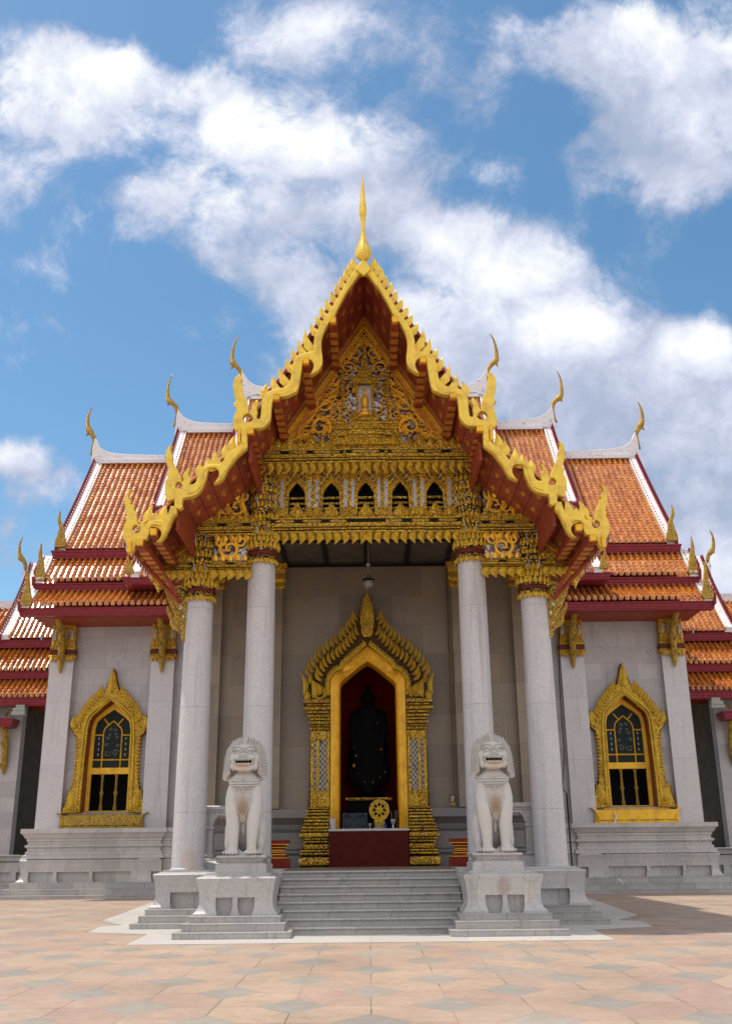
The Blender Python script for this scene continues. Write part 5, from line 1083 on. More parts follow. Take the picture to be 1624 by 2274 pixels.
def window(sx):
    Y = 43.35; k = lambda L: [P(*kW(x, y), Y) for x, y in L]
    x_c = sum(P(*kW(x, 600), Y)[0] for x in (230, 690))/2
    cb = P(*kW(430,1100),Y)[0]; 
    # straighten to its own axis (left half measured, mirrored about the window axis)
    axx = (P(*kW(200,600),Y)[0]+P(*kW(672,600),Y)[0])/2
    tip = P(*kW(478,52), Y)[1]
    def lf(L, side=-1):
        out = []
        for x, y in L:
            X, Z = P(*kW(x, y), Y); out.append((X, Z))
        return out
    Z = lambda y: P(*kW(440, y), Y)[1]
    hw = [(58,.0),(70,.06),(130,.14),(165,.22),(200,.26),(232,.50),(270,.72),(310,.92),(350,1.08),(390,1.20),(415,1.30),(398,1.44),(392,1.52),(430,1.60),(480,1.62),(520,1.52),(545,1.36),(640,1.30),(760,1.28),(860,1.33),(940,1.42),(946,1.55),(1010,1.58),(1080,1.70),(1115,1.82)]
    zt = [(w_, Z(y)) for y, w_ in hw]
    def hwat(y): return [w for yy, w in hw if yy >= y][0]
    inh = [(1105,.98),(800,.96),(480,.90),(440,.86),(400,.76),(375,.60),(365,.52),(340,.40)]
    iz = [(w_, Z(y)) for y, w_ in inh]; apz = Z(272)
    W = MB(); poly = [(axx, tip)]+[(axx+w_, z) for w_, z in zt]+[(axx+w_, z) for w_, z in iz]+[(axx, apz)]+[(axx-w_, z) for w_, z in iz[::-1]]+[(axx-w_, z) for w_, z in zt[::-1]]
    plate(W, [poly], Y-.12, Y+.1, .02); WN = put(W, sx, 'window', GOLD_F)
    rd = MB(); o_ = [(axx-w_-.03, z) for w_, z in zt[::-1]]+[(axx, tip+.04)]+[(axx+w_+.03, z) for w_, z in zt]
    rd.add([(x, Y-.09, z) for x, z in o_]+[(x, Y+.14, z) for x, z in o_], [(i, i+1, i+1+len(o_), i+len(o_)) for i in range(len(o_)-1)]); put(rd, sx, 'red_edge', REDWOOD, WN)
    m = MB()
    for sg in (-1, 1):
        f = lambda L: [(axx+sg*w_, Z(y)) for w_, y in L]
        arch_leaves(m, f([(1.20,450),(1.10,400),(.90,345),(.68,300),(.46,262),(.30,225)]), 10, .42, .15, Y-.16, -sg, -.28*sg, .07, .7)
        pth = f([(1.14,1090),(1.12,800),(1.08,560),(1.05,470),(.98,415),(.86,385),(.62,345),(.4,315),(.1,270)]); m.tube([(x, Y-.16, z) for x, z in pth], .05, 6)
        pth = f([(1.02,1090),(.99,800),(.94,480),(.88,430),(.75,390),(.58,365),(.38,330),(0,276)]); m.tube([(x, Y-.14, z) for x, z in pth], .035, 6)
        arch_leaves(m, f([(1.28,560),(1.26,700),(1.28,860),(1.34,930)]), 14, .16, .10, Y-.13, sg, 0, .04, .4)
        c = f([(1.42,480)])[0]; spiral(m, c[0], c[1], .17, 1.1, 1.2 if sg < 0 else 2, sg, Y-.16, .05); m.leaf((c[0]+sg*.02, c[1]-.12), (c[0]+sg*.08, Z(392)+.02), .26, Y-.14, .08, -.3*sg)
        c = f([(1.36,1060)])[0]; m.leaf((c[0], c[1]-.1), f([(1.53,945)])[0], .34, Y-.15, .08, .35*sg); spiral(m, c[0]-sg*.05, c[1], .14, 1.1, 0, sg, Y-.18, .04)
    m.leaf((axx, Z(215)), (axx, tip+.02), .36, Y-.16, .1); put(m, sx, 'flame_leaves', GOLD_L, WN)
    for sg in (-1, 1): a, b = sorted((axx+sg*1.03, axx+sg*1.12)); put(MB().box(a, b, Y-.155, Y-.1, Z(1085), Z(560)), sx, 'cross_hatch_panel', LATT_W, WN)
    # sill, boat shaped
    m = MB(); zs0, zs1 = Z(1160+75), Z(1120)
    m.prism([(axx-1.75, zs1-.05), (axx-1.92, Z(1110)), (axx-1.6, Z(1130)), (axx+1.6, Z(1130)), (axx+1.92, Z(1110)), (axx+1.75, zs1-.05), (axx+1.55, zs1-.42), (axx+1.5, zs1-.45), (axx-1.5, zs1-.45), (axx-1.55, zs1-.42)], Y-.38, Y+.05)
    m.box(axx-1.75, axx+1.75, Y-.36, Y+.05, 2.662, 2.76)
    for i in range(5): x = axx-1.2+i*.6; m.leaf((x, zs1-.43), (x, zs1-.80), .34, Y-.3, .08)
    for sg in (-1, 1): m.leaf((axx+sg*1.62, 2.72), (axx+sg*1.70, zs1-.1), .30, Y-.34, .08, .3*sg)
    for i in range(26): x = axx-1.3+i*.104; m.leaf((x, Z(1130)), (x, Z(1112)), .08, Y-.36, .03)
    put(m, sx, 'sill', GOLD_Y if sx > 0 else GOLD_T, WN); put(MB().box(axx-1.6, axx+1.6, Y-.2, Y+.05, 2.762, zs1-.4), sx, 'sill_core', REDWOOD, WN)
    # reveal, frame and glazing, set back
    Yi = Y+.62; iz2 = [(axx+w_, z) for w_, z in iz]
    m = MB(); n = len(iz)
    inner = [(axx-w_, z) for w_, z in iz]+[(axx, apz)]+[(axx+w_, z) for w_, z in iz[::-1]]
    m.add([(x, Y-.1, z) for x, z in inner]+[(x, Yi, z) for x, z in inner], [(i, i+1, i+1+len(inner), i+len(inner)) for i in range(len(inner)-1)]); put(m, sx, 'red_reveal', REDWOOD, WN)
    yb, ym, ysp, yap = 1100, 790, 470, 338
    def fr(w_, t, ytop): return None
    ax0 = axx; axx = axx+.02*0
    o = [(axx-.97, Z(yb)), (axx-.95, Z(480)), (axx-.88, Z(420)), (axx-.60, Z(370)), (axx, Z(285)), (axx+.60, Z(370)), (axx+.88, Z(420)), (axx+.95, Z(480)), (axx+.97, Z(yb))]
    lowr = [(axx-.80, Z(1092)), (axx+.80, Z(1092)), (axx+.80, Z(818)), (axx-.80, Z(818))]
    up = [(axx-.78, Z(770)), (axx+.78, Z(770)), (axx+.76, Z(480)), (axx+.68, Z(425)), (axx+.5, Z(395)), (axx, Z(335)), (axx-.5, Z(395)), (axx-.68, Z(425)), (axx-.76, Z(480))]
    m = MB(); plate(m, [o, lowr, up], Yi-.14, Yi+.02, .015); F_ = put(m, sx, 'frame', GOLD_Y, WN)
    m = MB(); bar = lambda a, b, r=.03: m.tube([(a[0], Yi-.06, a[1]), (b[0], Yi-.06, b[1])], r, 4)
    q = .40
    for sg in (-1, 1):
        X = axx+sg*q; bar((X, Z(770)), (X, Z(500))); bar((axx+sg*.78, Z(525)), (X, Z(525))); bar((X, Z(500)), (axx+sg*.33, Z(470))); bar((axx+sg*.33, Z(470)), (axx, Z(420))); bar((axx+sg*.2, Z(448)), (axx+sg*.42, Z(402)))
    bar((axx-.78, Z(710)), (axx+.78, Z(710))); bar((axx-.97, Z(800)), (axx+.97, Z(800)), .05); put(m, sx, 'glazing_bar', GOLD_Y, WN)
    g = MB().add([(x, Yi-.03, z) for x, z in up], [tuple(range(len(up)))]); put(g, sx, 'pane', GLASS, WN)
    et = MB()
    for sg in (-1, 1):
        for (a, b, R, d) in ((.18,660,.13,1),(.24,600,.07,-1),(.2,545,.07,1),(.1,485,.07,-1),(.14,520,.05,1)): spiral(et, axx+sg*a, Z(b), R, 1.2, .5, d*sg, Yi-.05, .011, 16)
        for y in (560, 600, 640, 680): et.leaf((axx+sg*.58, Z(y)), (axx+sg*.58, Z(y-22)), .06, Yi-.045, .005)
    put(et, sx, 'etched_scroll', GREY, WN)
    for x in (-.30, .30):
        m = MB().tube([(axx+x, Yi-.1, Z(1092)), (axx+x, Yi-.1, Z(1060)), (axx+x, Yi-.1, Z(1040)), (axx+x, Yi-.1, Z(980)), (axx+x, Yi-.1, Z(960)), (axx+x, Yi-.1, Z(940)), (axx+x, Yi-.1, Z(850)), (axx+x, Yi-.1, Z(820))], [.07,.07,.045,.05,.09,.05,.045,.075], 4); put(m, sx, 'baluster', GOLD_T, WN)
both(window)
# ---------------------------------------------------------------- sculpture helpers
def ell(m, c, r, n=14, k=20):
    rings = []
    for i in range(1, n):
        a = pi*i/n; rings.append([(c[0]+r[0]*sin(a)*cos(2*pi*j/k), c[1]+r[1]*sin(a)*sin(2*pi*j/k), c[2]-r[2]*cos(a)) for j in range(k)])
    m.loft(rings); return m
def remesh(o, v=.022, it=6):
    a = o.modifiers.new('remesh', 'REMESH'); a.mode = 'VOXEL'; a.voxel_size = v; a.use_smooth_shade = True
    b = o.modifiers.new('smooth', 'SMOOTH'); b.iterations = it; b.factor = .5
def lion():
    t = thing('lion_statue', (0, 0, 0), 'white marble lion with bared teeth seated on the left plinth', 'lion statue', 'marble guardian lions')
    b = MB()
    ell(b, (0,.06,1.14), (.40,.30,.50)); ell(b, (0,.03,1.56), (.34,.28,.28)); ell(b, (0,.42,.92), (.31,.42,.46)); ell(b, (0,.72,.52), (.34,.34,.46))
    for s in (-1, 1):
        ell(b, (s*.235,.02,1.16), (.185,.25,.44))
        b.tube([(s*.245,-.04,1.22),(s*.235,-.09,.95),(s*.22,-.11,.65),(s*.205,-.12,.38),(s*.20,-.12,.18),(s*.20,-.13,.06)], [.175,.17,.15,.125,.108,.12], 16)
        ell(b, (s*.205,-.20,.065), (.135,.17,.075))
        for i, dx in enumerate((-.105,-.036,.036,.105)): ell(b, (s*.205+dx,-.345+abs(dx)*.35,.055), (.037,.075,.055), 8, 10)
        ell(b, (s*.33,.56,.48), (.15,.34,.42)); ell(b, (s*.33,.30,.28), (.12,.2,.25)); ell(b, (s*.345,.12,.06), (.10,.22,.07))
        for dx in (-.065, 0, .065): ell(b, (s*.345+dx,-.08,.05), (.034,.07,.05), 8, 10)
        ell(b, (s*.225,-.14,2.08), (.10,.14,.16)); ell(b, (s*.13,-.30,2.08), (.12,.12,.07)); ell(b, (s*.24,-.20,1.90), (.07,.12,.10))
    ell(b, (0,.02,2.10), (.33,.28,.37)); ell(b, (0,-.13,2.20), (.26,.20,.20)); ell(b, (0,-.28,2.10), (.16,.17,.075)); ell(b, (0,-.36,2.13), (.075,.085,.05))
    b.stack([(-.03,1.80),(0,1.82),(.0,1.91),(-.02,1.925)], -.20, .20, -.36, -.05); ell(b, (0,-.30,1.83), (.17,.10,.06))
    ell(b, (0,.10,2.03), (.385,.15,.47)); 
    for s in (-1, 1): ell(b, (s*.36,.08,1.78), (.085,.12,.20))
    ell(b, (0,.06,.56), (.06,.09,.16))
    body = b.build('body', LION, t); remesh(body, .014, 3)
    # mane of overlapping locks in three rows
    m = MB()
    def arch(f, k):                                   # f 0..1 around the head
        L = [(-.455,1.60),(-.44,1.80),(-.42,2.05),(-.37,2.27),(-.25,2.44),(0,2.53),(.25,2.44),(.37,2.27),(.42,2.05),(.44,1.80),(.455,1.60)]
        q = f*10; i = min(int(q), 9); u = q-i; x = L[i][0]+(L[i+1][0]-L[i][0])*u; z = L[i][1]+(L[i+1][1]-L[i][1])*u
        return x*k, 2.02+(z-2.02)*k
    for k, n, h, w_, Y in ((1.0,42,.085,.078,.05),(.935,40,.09,.080,.01),(.87,36,.09,.080,-.04),(.80,32,.09,.078,-.10),(.73,28,.085,.072,-.15)):
        for i in range(n):
            f = (i+.5)/n; x, z = arch(f, k); a, c = arch(min(1, f+.01), k), arch(max(0, f-.01), k); tx, tz = a[0]-c[0], a[1]-c[1]; l = math.hypot(tx, tz); nx, nz = -tz/l, tx/l
            up = .55 if abs(x) > .2 else 0; ux, uz = nx, nz+up; l = math.hypot(ux, uz); m.leaf((x-ux/l*.02, z-uz/l*.02), (x+ux/l*h, z+uz/l*h), w_, Y, .055, .25 if x > 0 else -.25, .06)
    for s in (-1, 1):                                 # the curled lower ends
        for i in range(9): z = 1.60+.035*i; m.leaf((s*(.30+.012*(i % 3)), z-.02), (s*(.475-.004*i), z+.06), .06, .02-.02*(i % 2), .04, .3*s, .05)
        for i in range(5): m.leaf((s*(.27+.04*i), 1.66), (s*(.29+.045*i), 1.55+.01*i), .06, -.02, .04, .2)
    m.build('mane', LION, t)
    fc = MB()
    for s in (-1, 1):                                 # brows, eye rims, ears, nostril curls, cheek folds
        fc.tube([(s*.03,-.335,2.17),(s*.07,-.335,2.23),(s*.14,-.325,2.265),(s*.20,-.285,2.25),(s*.245,-.22,2.20)], [.014,.02,.022,.02,.012], 8)
        fc.tube([(s*.03,-.33,2.24),(s*.05,-.325,2.30),(s*.10,-.31,2.33),(s*.17,-.28,2.33),(s*.22,-.22,2.28)], [.010,.014,.015,.014,.008], 8)
        fc.tube([(s*.045,-.355,2.155),(s*.09,-.345,2.20),(s*.15,-.325,2.20),(s*.20,-.29,2.165),(s*.14,-.335,2.145),(s*.085,-.355,2.14),(s*.045,-.355,2.155)], .009, 6)
        spiral(fc, s*.05, 2.12, .035, 1.3, 0 if s > 0 else pi, s, -.44, .010, 16)
        spiral(fc, s*.275, 2.27, .05, 1.2, pi/2, -s, -.20, .015, 16)
        fc.tube([(s*.09,-.42,2.09),(s*.16,-.37,2.10),(s*.22,-.30,2.14),(s*.27,-.22,2.18)], [.012,.018,.018,.01], 6)
        for i in range(4): fc.tube([(s*(.195+.02*i),-.33+.03*i,2.09+.02*i),(s*(.20+.02*i),-.33+.03*i,1.90+.01*i)], .008, 5)
        fc.tube([(s*.16,-.385,1.925),(s*.20,-.36,1.97),(s*.205,-.36,2.02)], .014, 6)
    for x in (-.02, .02): fc.tube([(x,-.335,2.33),(x,-.33,2.25),(x*.8,-.36,2.18)], .008, 5)
    fc.tube([(-.19,-.375,1.925),(-.1,-.385,1.92),(0,-.388,1.918),(.1,-.385,1.92),(.19,-.375,1.925)], .015, 6)
    fc.tube([(-.18,-.36,2.035),(-.09,-.42,2.045),(0,-.435,2.05),(.09,-.42,2.045),(.18,-.36,2.035)], .014, 6)
    fc.build('carved_face', LION, t, smooth=True)
    for s in (-1, 1): e = MB(); ell(e, (s*.12,-.325,2.172), (.035,.03,.024), 8, 12); e.build('eye', LION, t, smooth=True)
    mo = MB().box(-.155,.155,-.345,-.2,1.93,2.04); mo.build('mouth', BLACK, t)
    te = MB()
    for i in range(8): x = -.126+.036*i; te.leaf((x, 2.042), (x, 1.998), .034, -.385-.035*(1-abs(x)/.15), .012); te.leaf((x+.0, 1.925), (x, 1.966), .034, -.385, .012)
    te.build('teeth', LION, t)
    co = MB()
    for z, rx, ry, r in ((1.665,.325,.265,.016),(1.615,.345,.285,.02),(1.55,.35,.295,.02),(1.50,.345,.295,.016)):
        co.tube([(rx*cos(a), .03+ry*sin(a), z+.03*sin(a)) for a in [pi+pi*i/24 for i in range(25)]], r, 6)
    for i in range(24): a = pi+pi*(i+.5)/24; co.leaf3((.348*cos(a), .03+.292*sin(a), 1.60+.03*sin(a)), (0,0,-1), (cos(a), sin(a), 0), .045, .034, .012)
    spiral(co, 0, 1.58, .05, 1.2, pi/2, 1, -.27, .014, 14); co.build('collar', LION, t)
    sc = MB()
    def ys(x, z): 
        best = .1
        for (cx, cy, cz), (rx, ry, rz) in (((0,.06,1.14),(.40,.30,.50)),((0,.03,1.56),(.34,.28,.28)),((.235,.02,1.16),(.185,.25,.44)),((-.235,.02,1.16),(.185,.25,.44))):
            q = 1-((x-cx)/rx)**2-((z-cz)/rz)**2
            if q > 0: best = min(best, cy-ry*sqrt(q))
        return best-.004
    for r in range(11):
        z = 1.46-.05*r; hw = .29*(1-r/12.5)
        n = max(1, int(hw*2/.052))
        for i in range(n):
            x = -hw+(i+.5)*2*hw/n
            if abs(x) < .03: continue
            sc.leaf3((x, ys(x, z), z), (0, .1, -1), (x*.8, -1, 0), .062, .05, .022)
    for x in (-.022, .022, 0): sc.tube([(x, ys(x, z)-.004, z) for z in (1.48,1.3,1.1,.95)]+[(x*.5,-.225,.80)], .008, 5)
    for s in (-1, 1):
        sc.tube([(s*.30, ys(.30,1.42), 1.42),(s*.2, ys(.2,1.15)-.01, 1.15),(s*.10,-.235,.95),(s*.02,-.22,.78)], .012, 6); sc.tube([(s*.13,-.23,1.02),(s*.07,-.225,.90),(s*.02,-.20,.72)], .012, 6)
    sc.build('chest_scales', LION, t)
    return t
L1 = lion(); L1.location = (-2.80, 23.27, 1.602)
L2 = copy_tree(L1, None, 'white marble lion with bared teeth seated on the right plinth'); L2.location = (2.80, 23.27, 1.602); L2.rotation_euler = (0, 0, .02)

# ---------------------------------------------------------------- the standing statue in the niche
kS = K(1300, 2650, 2.156); YS = 33.1
def zS(y): return P(kS(375, y)[0], kS(375, y)[1], YS)[1]
def wS(d, y): return abs(P(*kS(375+d, y), YS)[0]-P(*kS(375, y), YS)[0])
t = thing('standing_statue', (0, YS, 1.2), 'tall black robed statue standing in the dark red niche behind the altar', 'statue')
b = MB(); rings = []
for y, d in ((1135,62),(1110,80),(1085,88),(1060,118),(1035,160),(1010,188),(960,190),(880,182),(780,172),(680,160),(600,150),(520,142),(460,136),(420,122),(400,92),(385,52),(370,36),(350,36)):
    r = wS(d, y); dp = .24 if d > 60 else .13
    rings.append([(r*cos(2*pi*k/28), YS+dp*sin(2*pi*k/28), zS(y)) for k in range(28)])
b.loft(rings); ell(b, (0, YS-.02, zS(300)), (wS(52,300), .2, (zS(235)-zS(365))/2)); ell(b, (0, YS, zS(225)), (.10,.1,.13)); b.tube([(0,YS,zS(215)),(0,YS,zS(180))], [.06,.01], 8)
ell(b, (0, YS-.2, zS(305)), (.03,.05,.06))
for s in (-1, 1):
    b.tube([(s*wS(118,420), YS-.02, zS(430)), (s*wS(140,560), YS-.05, zS(570)), (s*wS(128,700), YS-.12, zS(720)), (s*wS(118,830), YS-.16, zS(830))], [.13,.11,.09,.07], 10)
    ell(b, (s*wS(116,870), YS-.18, zS(865)), (.06,.04,.12)); ell(b, (s*wS(57,305), YS, zS(310)), (.03,.05,.13)); ell(b, (s*.12, YS-.25, zS(1135)), (.09,.2,.07))
    b.tube([(s*.06, YS-.2, zS(290)), (s*.12, YS-.17, zS(288))], .016, 6)
bo = b.build('body', BRONZE, t); remesh(bo, .03, 3)
pd = MB().stack([(.0,1.25),(.05,1.35),(-.1,1.55),(-.1,1.9),(-.02,2.1),(.04,zS(1190)-.02)], -.62, .62, YS-.45, YS+.45); pd.build('pedestal', BRONZE, t)
pd = MB().stack([(0,zS(1190)-.018),(.02,zS(1186)),(.02,zS(1172)),(0,zS(1170))], -.72, .72, YS-.55, YS+.5); pd.build('gilded_ledge', GOLD_O, t)
pd = MB().lathe(0, YS, [(.5,zS(1168)),(.55,zS(1160)),(.42,zS(1150)),(.5,zS(1142)),(.4,zS(1134))], 28); pd.build('lotus_base', BRONZE, t)
gl = MB()
for x, y, s_ in ((245,885,.06),(265,800,.035),(515,938,.03),(250,730,.02),(480,745,.03),(340,1028,.025),(410,1030,.03),(448,520,.02),(360,1148,.025),(470,985,.02),(296,952,.02)):
    c = P(*kS(x, y), YS-.3); gl.leaf((c[0], c[1]-s_), (c[0]+.01, c[1]+s_), s_*1.3, YS-.27, .02)
gl.build('gold_leaf_offering', GOLD, t)

# ---------------------------------------------------------------- altar and what stands on it
YA = 30.72
def kt(x, y, Y=YA): return P(*kT(x, y), Y)
xa, za = kt(62, 437); xb, zb = kt(908, 455)
t = thing('altar_table', (0, YA+.3, 1.236), 'low red altar table with a thin white stone top in the doorway', 'altar')
MB().box(xa+.01, xb-.01, YA, 31.3, 1.236, zb).build('cloth_front', REDCLOTH, t)
MB().stack([(0,zb+.001),(.012,zb+.01),(.012,za-.01),(0,za)], xa, xb, YA-.02, 31.32).build('stone_top', MARBLE_C, t)
YO = YA+.22
def ko(x, y): return kt(x, y, YO)
x0, z0 = ko(210, 437); x1, z1 = ko(470, 267); z0 = za
t = thing('inscribed_plaque', ((x0+x1)/2, YO, za), 'dark blue stone plaque engraved with lines of Thai text, left of the gilded wheel', 'plaque')
PLQ = simple('blue_slate', (.010, .022, .040), .5, var=.4)
MB().box(x0, x1, YO, YO+.05, z0, z1).build('slab', PLQ, t)
ENG = simple('engraved_grey', (.16, .19, .20), .7)
m = MB(); rnd = random.Random(11); W_, H_ = x1-x0, z1-z0
for (a0, a1, b0, b1) in ((.03,.97,.965,.975),(.03,.97,.02,.028),(.02,.028,.03,.97),(.972,.98,.03,.97)): m.box(x0+W_*a0, x0+W_*a1, YO-.004, YO, z0+H_*b0, z0+H_*b1)
for cx, cz in ((.06,.93),(.94,.93),(.06,.06),(.94,.06)): m.leaf((x0+W_*cx-.02, z0+H_*cz-.015), (x0+W_*cx+.02, z0+H_*cz+.015), .02, YO-.002, .006)
for row, (a0, a1, zz, h) in enumerate(((.25,.75,.87,.055),(.36,.60,.78,.03),(.38,.62,.72,.035),(.15,.93,.63,.035),(.07,.93,.555,.035),(.07,.93,.48,.035),(.10,.93,.405,.035),(.08,.93,.33,.035),(.08,.93,.255,.035),(.08,.73,.18,.035),(.18,.80,.09,.03))):
    x = a0
    while x < a1:
        w_ = rnd.uniform(.008, .014)
        if rnd.random() > .14:
            zc_ = z0+H_*zz; hh = H_*h/2
            m.box(x0+W_*x, x0+W_*x+.003, YO-.004, YO, zc_-hh, zc_+hh)
            m.box(x0+W_*x, x0+W_*(x+w_*.8), YO-.004, YO, zc_+hh-.003, zc_+hh) if rnd.random() > .4 else m.box(x0+W_*x, x0+W_*(x+w_*.8), YO-.004, YO, zc_-hh, zc_-hh+.003)
            if rnd.random() > .6: m.box(x0+W_*x, x0+W_*(x+w_*.5), YO-.004, YO, zc_+hh*1.5, zc_+hh*1.5+.003)
        x += w_
m.build('engraved_text', ENG, t)
# wheel
cx, cz = ko(597, 237); R = abs(ko(704, 237)[0]-cx)
t = thing('dharma_wheel', (cx, YO, za), 'gilded eight-spoked wheel on a lotus stand, on the altar', 'wheel ornament')
def ring_(m, r0, r1, ya, yb, n=48):
    v = []
    for k in range(n):
        a = 2*pi*k/n
        for r, y in ((r0, ya), (r1, ya), (r1, yb), (r0, yb)): v.append((cx+r*cos(a), y, cz+r*sin(a)))
    m.add(v, [(k*4+j, k*4+(j+1) % 4, ((k+1) % n)*4+(j+1) % 4, ((k+1) % n)*4+j) for k in range(n) for j in range(4)])
m = MB(); ring_(m, R*.70, R*.97, YO+.0, YO+.06); ring_(m, R*.90, R, YO-.02, YO+.06); ring_(m, R*.66, R*.74, YO-.015, YO+.06)
for k in range(24): a = 2*pi*k/24; ell(m, (cx+R*.82*cos(a), YO, cz+R*.82*sin(a)), (.016,.02,.016), 6, 8)
m.build('rim', GOLD_L, t)
for k in range(8):
    a = 2*pi*(k+.5)/8; m = MB(); m.leaf((cx+R*.2*cos(a), cz+R*.2*sin(a)), (cx+R*.5*cos(a), cz+R*.5*sin(a)), R*.24, YO+.01, .03, 0, .04); m.leaf((cx+R*.70*cos(a), cz+R*.70*sin(a)), (cx+R*.38*cos(a), cz+R*.38*sin(a)), R*.24, YO+.01, .03, 0, .04); m.build('spoke', GOLD_L, t)
m = MB(); ring_(m, R*.12, R*.30, YO-.02, YO+.05, 24); ell(m, (cx, YO-.01, cz), (R*.13,.03,R*.13), 8, 12); m.build('hub', GOLD_L, t)
m = MB().lathe(cx, YO+.05, [(.17,za+.0),(.18,za+.03),(.13,za+.06),(.12,za+.10),(.155,za+.16),(.17,za+.20),(.15,cz-R*.92)], 24)
for k in range(14): a = 2*pi*k/14; m.leaf3((cx+.12*cos(a), YO+.05+.12*sin(a), za+.09), (0,0,1), (cos(a), sin(a), 0), .12, .055, .03)
m.build('lotus_stand', GOLD_C, t)
x, z = ko(742, 437); t = MB().lathe(x, YO, [(.045,za),(.05,za+.02),(.025,za+.05),(.02,za+.10),(.05,za+.13),(.075,za+.19),(.08,za+.26),(.07,za+.27),(.05,za+.2)], 20).build('silver_goblet', SILVER, None, smooth='auto'); tag(t, 'small silver goblet right of the gilded wheel on the altar', 'goblet')
t = MB().tube([(x-.02, YO, za+.12), (x-.05, YO, za+.50)], .006, 5).build('incense_stick', GREY); tag(t, 'thin grey stick standing in the silver goblet', 'stick')
x, z = ko(500, 437); t = MB().lathe(x, YO, [(.03,za),(.035,za+.015),(.015,za+.04),(.05,za+.08),(.058,za+.15),(.05,za+.155)], 18).build('glass_cup', SILVER, None, smooth='auto'); tag(t, 'small pale footed cup between the blue plaque and the wheel', 'cup')
x, z = ko(590, 437); t = MB().lathe(x-.02, YO-.14, [(.055,za),(.06,za+.10),(.058,za+.105)], 18).build('glass_tumbler', simple('clear_grey_glass', (.25,.28,.32), .1)); tag(t, 'grey glass tumbler standing in front of the wheel stand', 'glass')
x, z = ko(660, 385); t = MB(); ell(t, (x, YO-.12, za+.05), (.04,.04,.05), 8, 12); t.tube([(x,YO-.12,za+.09),(x,YO-.12,za+.16)], .014, 8); t = t.build('blue_bottle', simple('bright_blue_plastic', (.02,.10,.55), .3), None, smooth=True); tag(t, 'tiny bright blue bottle at the right of the wheel stand', 'bottle')
x, z = ko(105, 437); t = MB().lathe(x, YO, [(.075,za),(.085,za+.05),(.10,za+.24),(.105,za+.30),(.095,za+.29)], 22).build('stone_cup', MARBLE_C, None, smooth='auto'); tag(t, 'plain grey stone cup at the left end of the altar', 'cup')
x, z = kt(785, 340, 31.2); z2 = kt(785, 237, 31.2)[1]; t = MB().lathe(x, 31.5, [(.03,za),(.03,z-.1),(.06,z),(.085,z+.05),(.09,z2),(.07,z2-.01)], 18).build('tall_urn', simple('dull_brown_glass', (.08,.06,.05), .3)); tag(t, 'tall dim brown urn standing at the right of the doorway behind the altar', 'urn')

# stepped red stands beside the inner columns
def stand(sx, lab):
    m = MB(); xr = P(639.5, 1915, 29.2)[0]; xl = xr-1.1; zz = lambda y: P((1060+300/5.133)/1.8017, (3300+y/5.133)/1.8017, 29.1)[1]
    t = thing('offering_stand', (sx*2.5, 29.4, 1.236), lab, 'stand', 'red and gold offering stands')
    m.stack([(0,1.236),(.02,1.26),(.02,zz(700)),(-.04,zz(690)),(-.06,zz(620)),(-.10,zz(610)),(-.10,zz(560)),(-.13,zz(550)),(-.13,zz(520)),(-.12,zz(470)),(-.10,zz(460)),(-.08,zz(405)),(.0,zz(398)),(.0,zz(310))], xl, xr, 29.1, 29.75)
    (m if sx < 0 else m.mirror()).build('body', simple('red_lacquer', (.24,.025,.015), .4), t)
    for y, o in ((398,.005),(460,-.085),(517,-.12),(555,-.115),(606,-.095),(678,-.02)):
        g_ = MB().stack([(o+.012, zz(y)-.008), (o+.012, zz(y)+.012)], xl, xr, 29.1, 29.75); (g_ if sx < 0 else g_.mirror()).build('gilded_band', GOLD, t)
stand(-1, 'stepped red stand with gold bands, beside the left inner column'); stand(1, 'stepped red stand with gold bands, beside the right inner column')

# hanging lamp
t = thing('hanging_lamp', (.03, 29, zceil), 'glass bell lamp hanging from the porch ceiling above the doorway', 'lamp'); xl_ = P(*kG(853, 1050), 29)[0]; zl = lambda y: P(*kG(853, y), 29)[1]
MB().tube([(xl_,29,zceil-.01),(xl_,29,zl(990))], .014, 6).build('rod', GREY, t); e = MB(); ell(e, (xl_,29,zl(915)), (.07,.07,.07), 8, 12); e.build('canopy_ball', GREY, t, smooth=True)
m = MB()
for k in range(3): a = 2*pi*k/3+.5; m.tube([(xl_,29,zl(985)),(xl_+.17*cos(a),29+.17*sin(a),zl(1030))], .008, 5)
m.lathe(xl_, 29, [(.17,zl(1038)),(.185,zl(1034)),(.185,zl(1026)),(.17,zl(1022)),(.16,zl(1028))], 24); m.build('holder', BLACK, t)
m = MB().lathe(xl_, 29, [(.02,zl(1088)),(.09,zl(1080)),(.13,zl(1062)),(.155,zl(1036)),(.15,zl(1034)),(.12,zl(1062)),(.08,zl(1077)),(.01,zl(1084))], 24); gm, gnt, gb = mat('lamp_glass', (.5,.5,.48), .1); gb.inputs['Transmission Weight'].default_value = .6; gb.inputs['Alpha'].default_value = .8; m.build('glass_bell', gm, t, smooth=True)
e = MB(); ell(e, (xl_,29,zl(1062)), (.045,.045,.07), 8, 12); e.build('bulb', STUCCO, t, smooth=True)

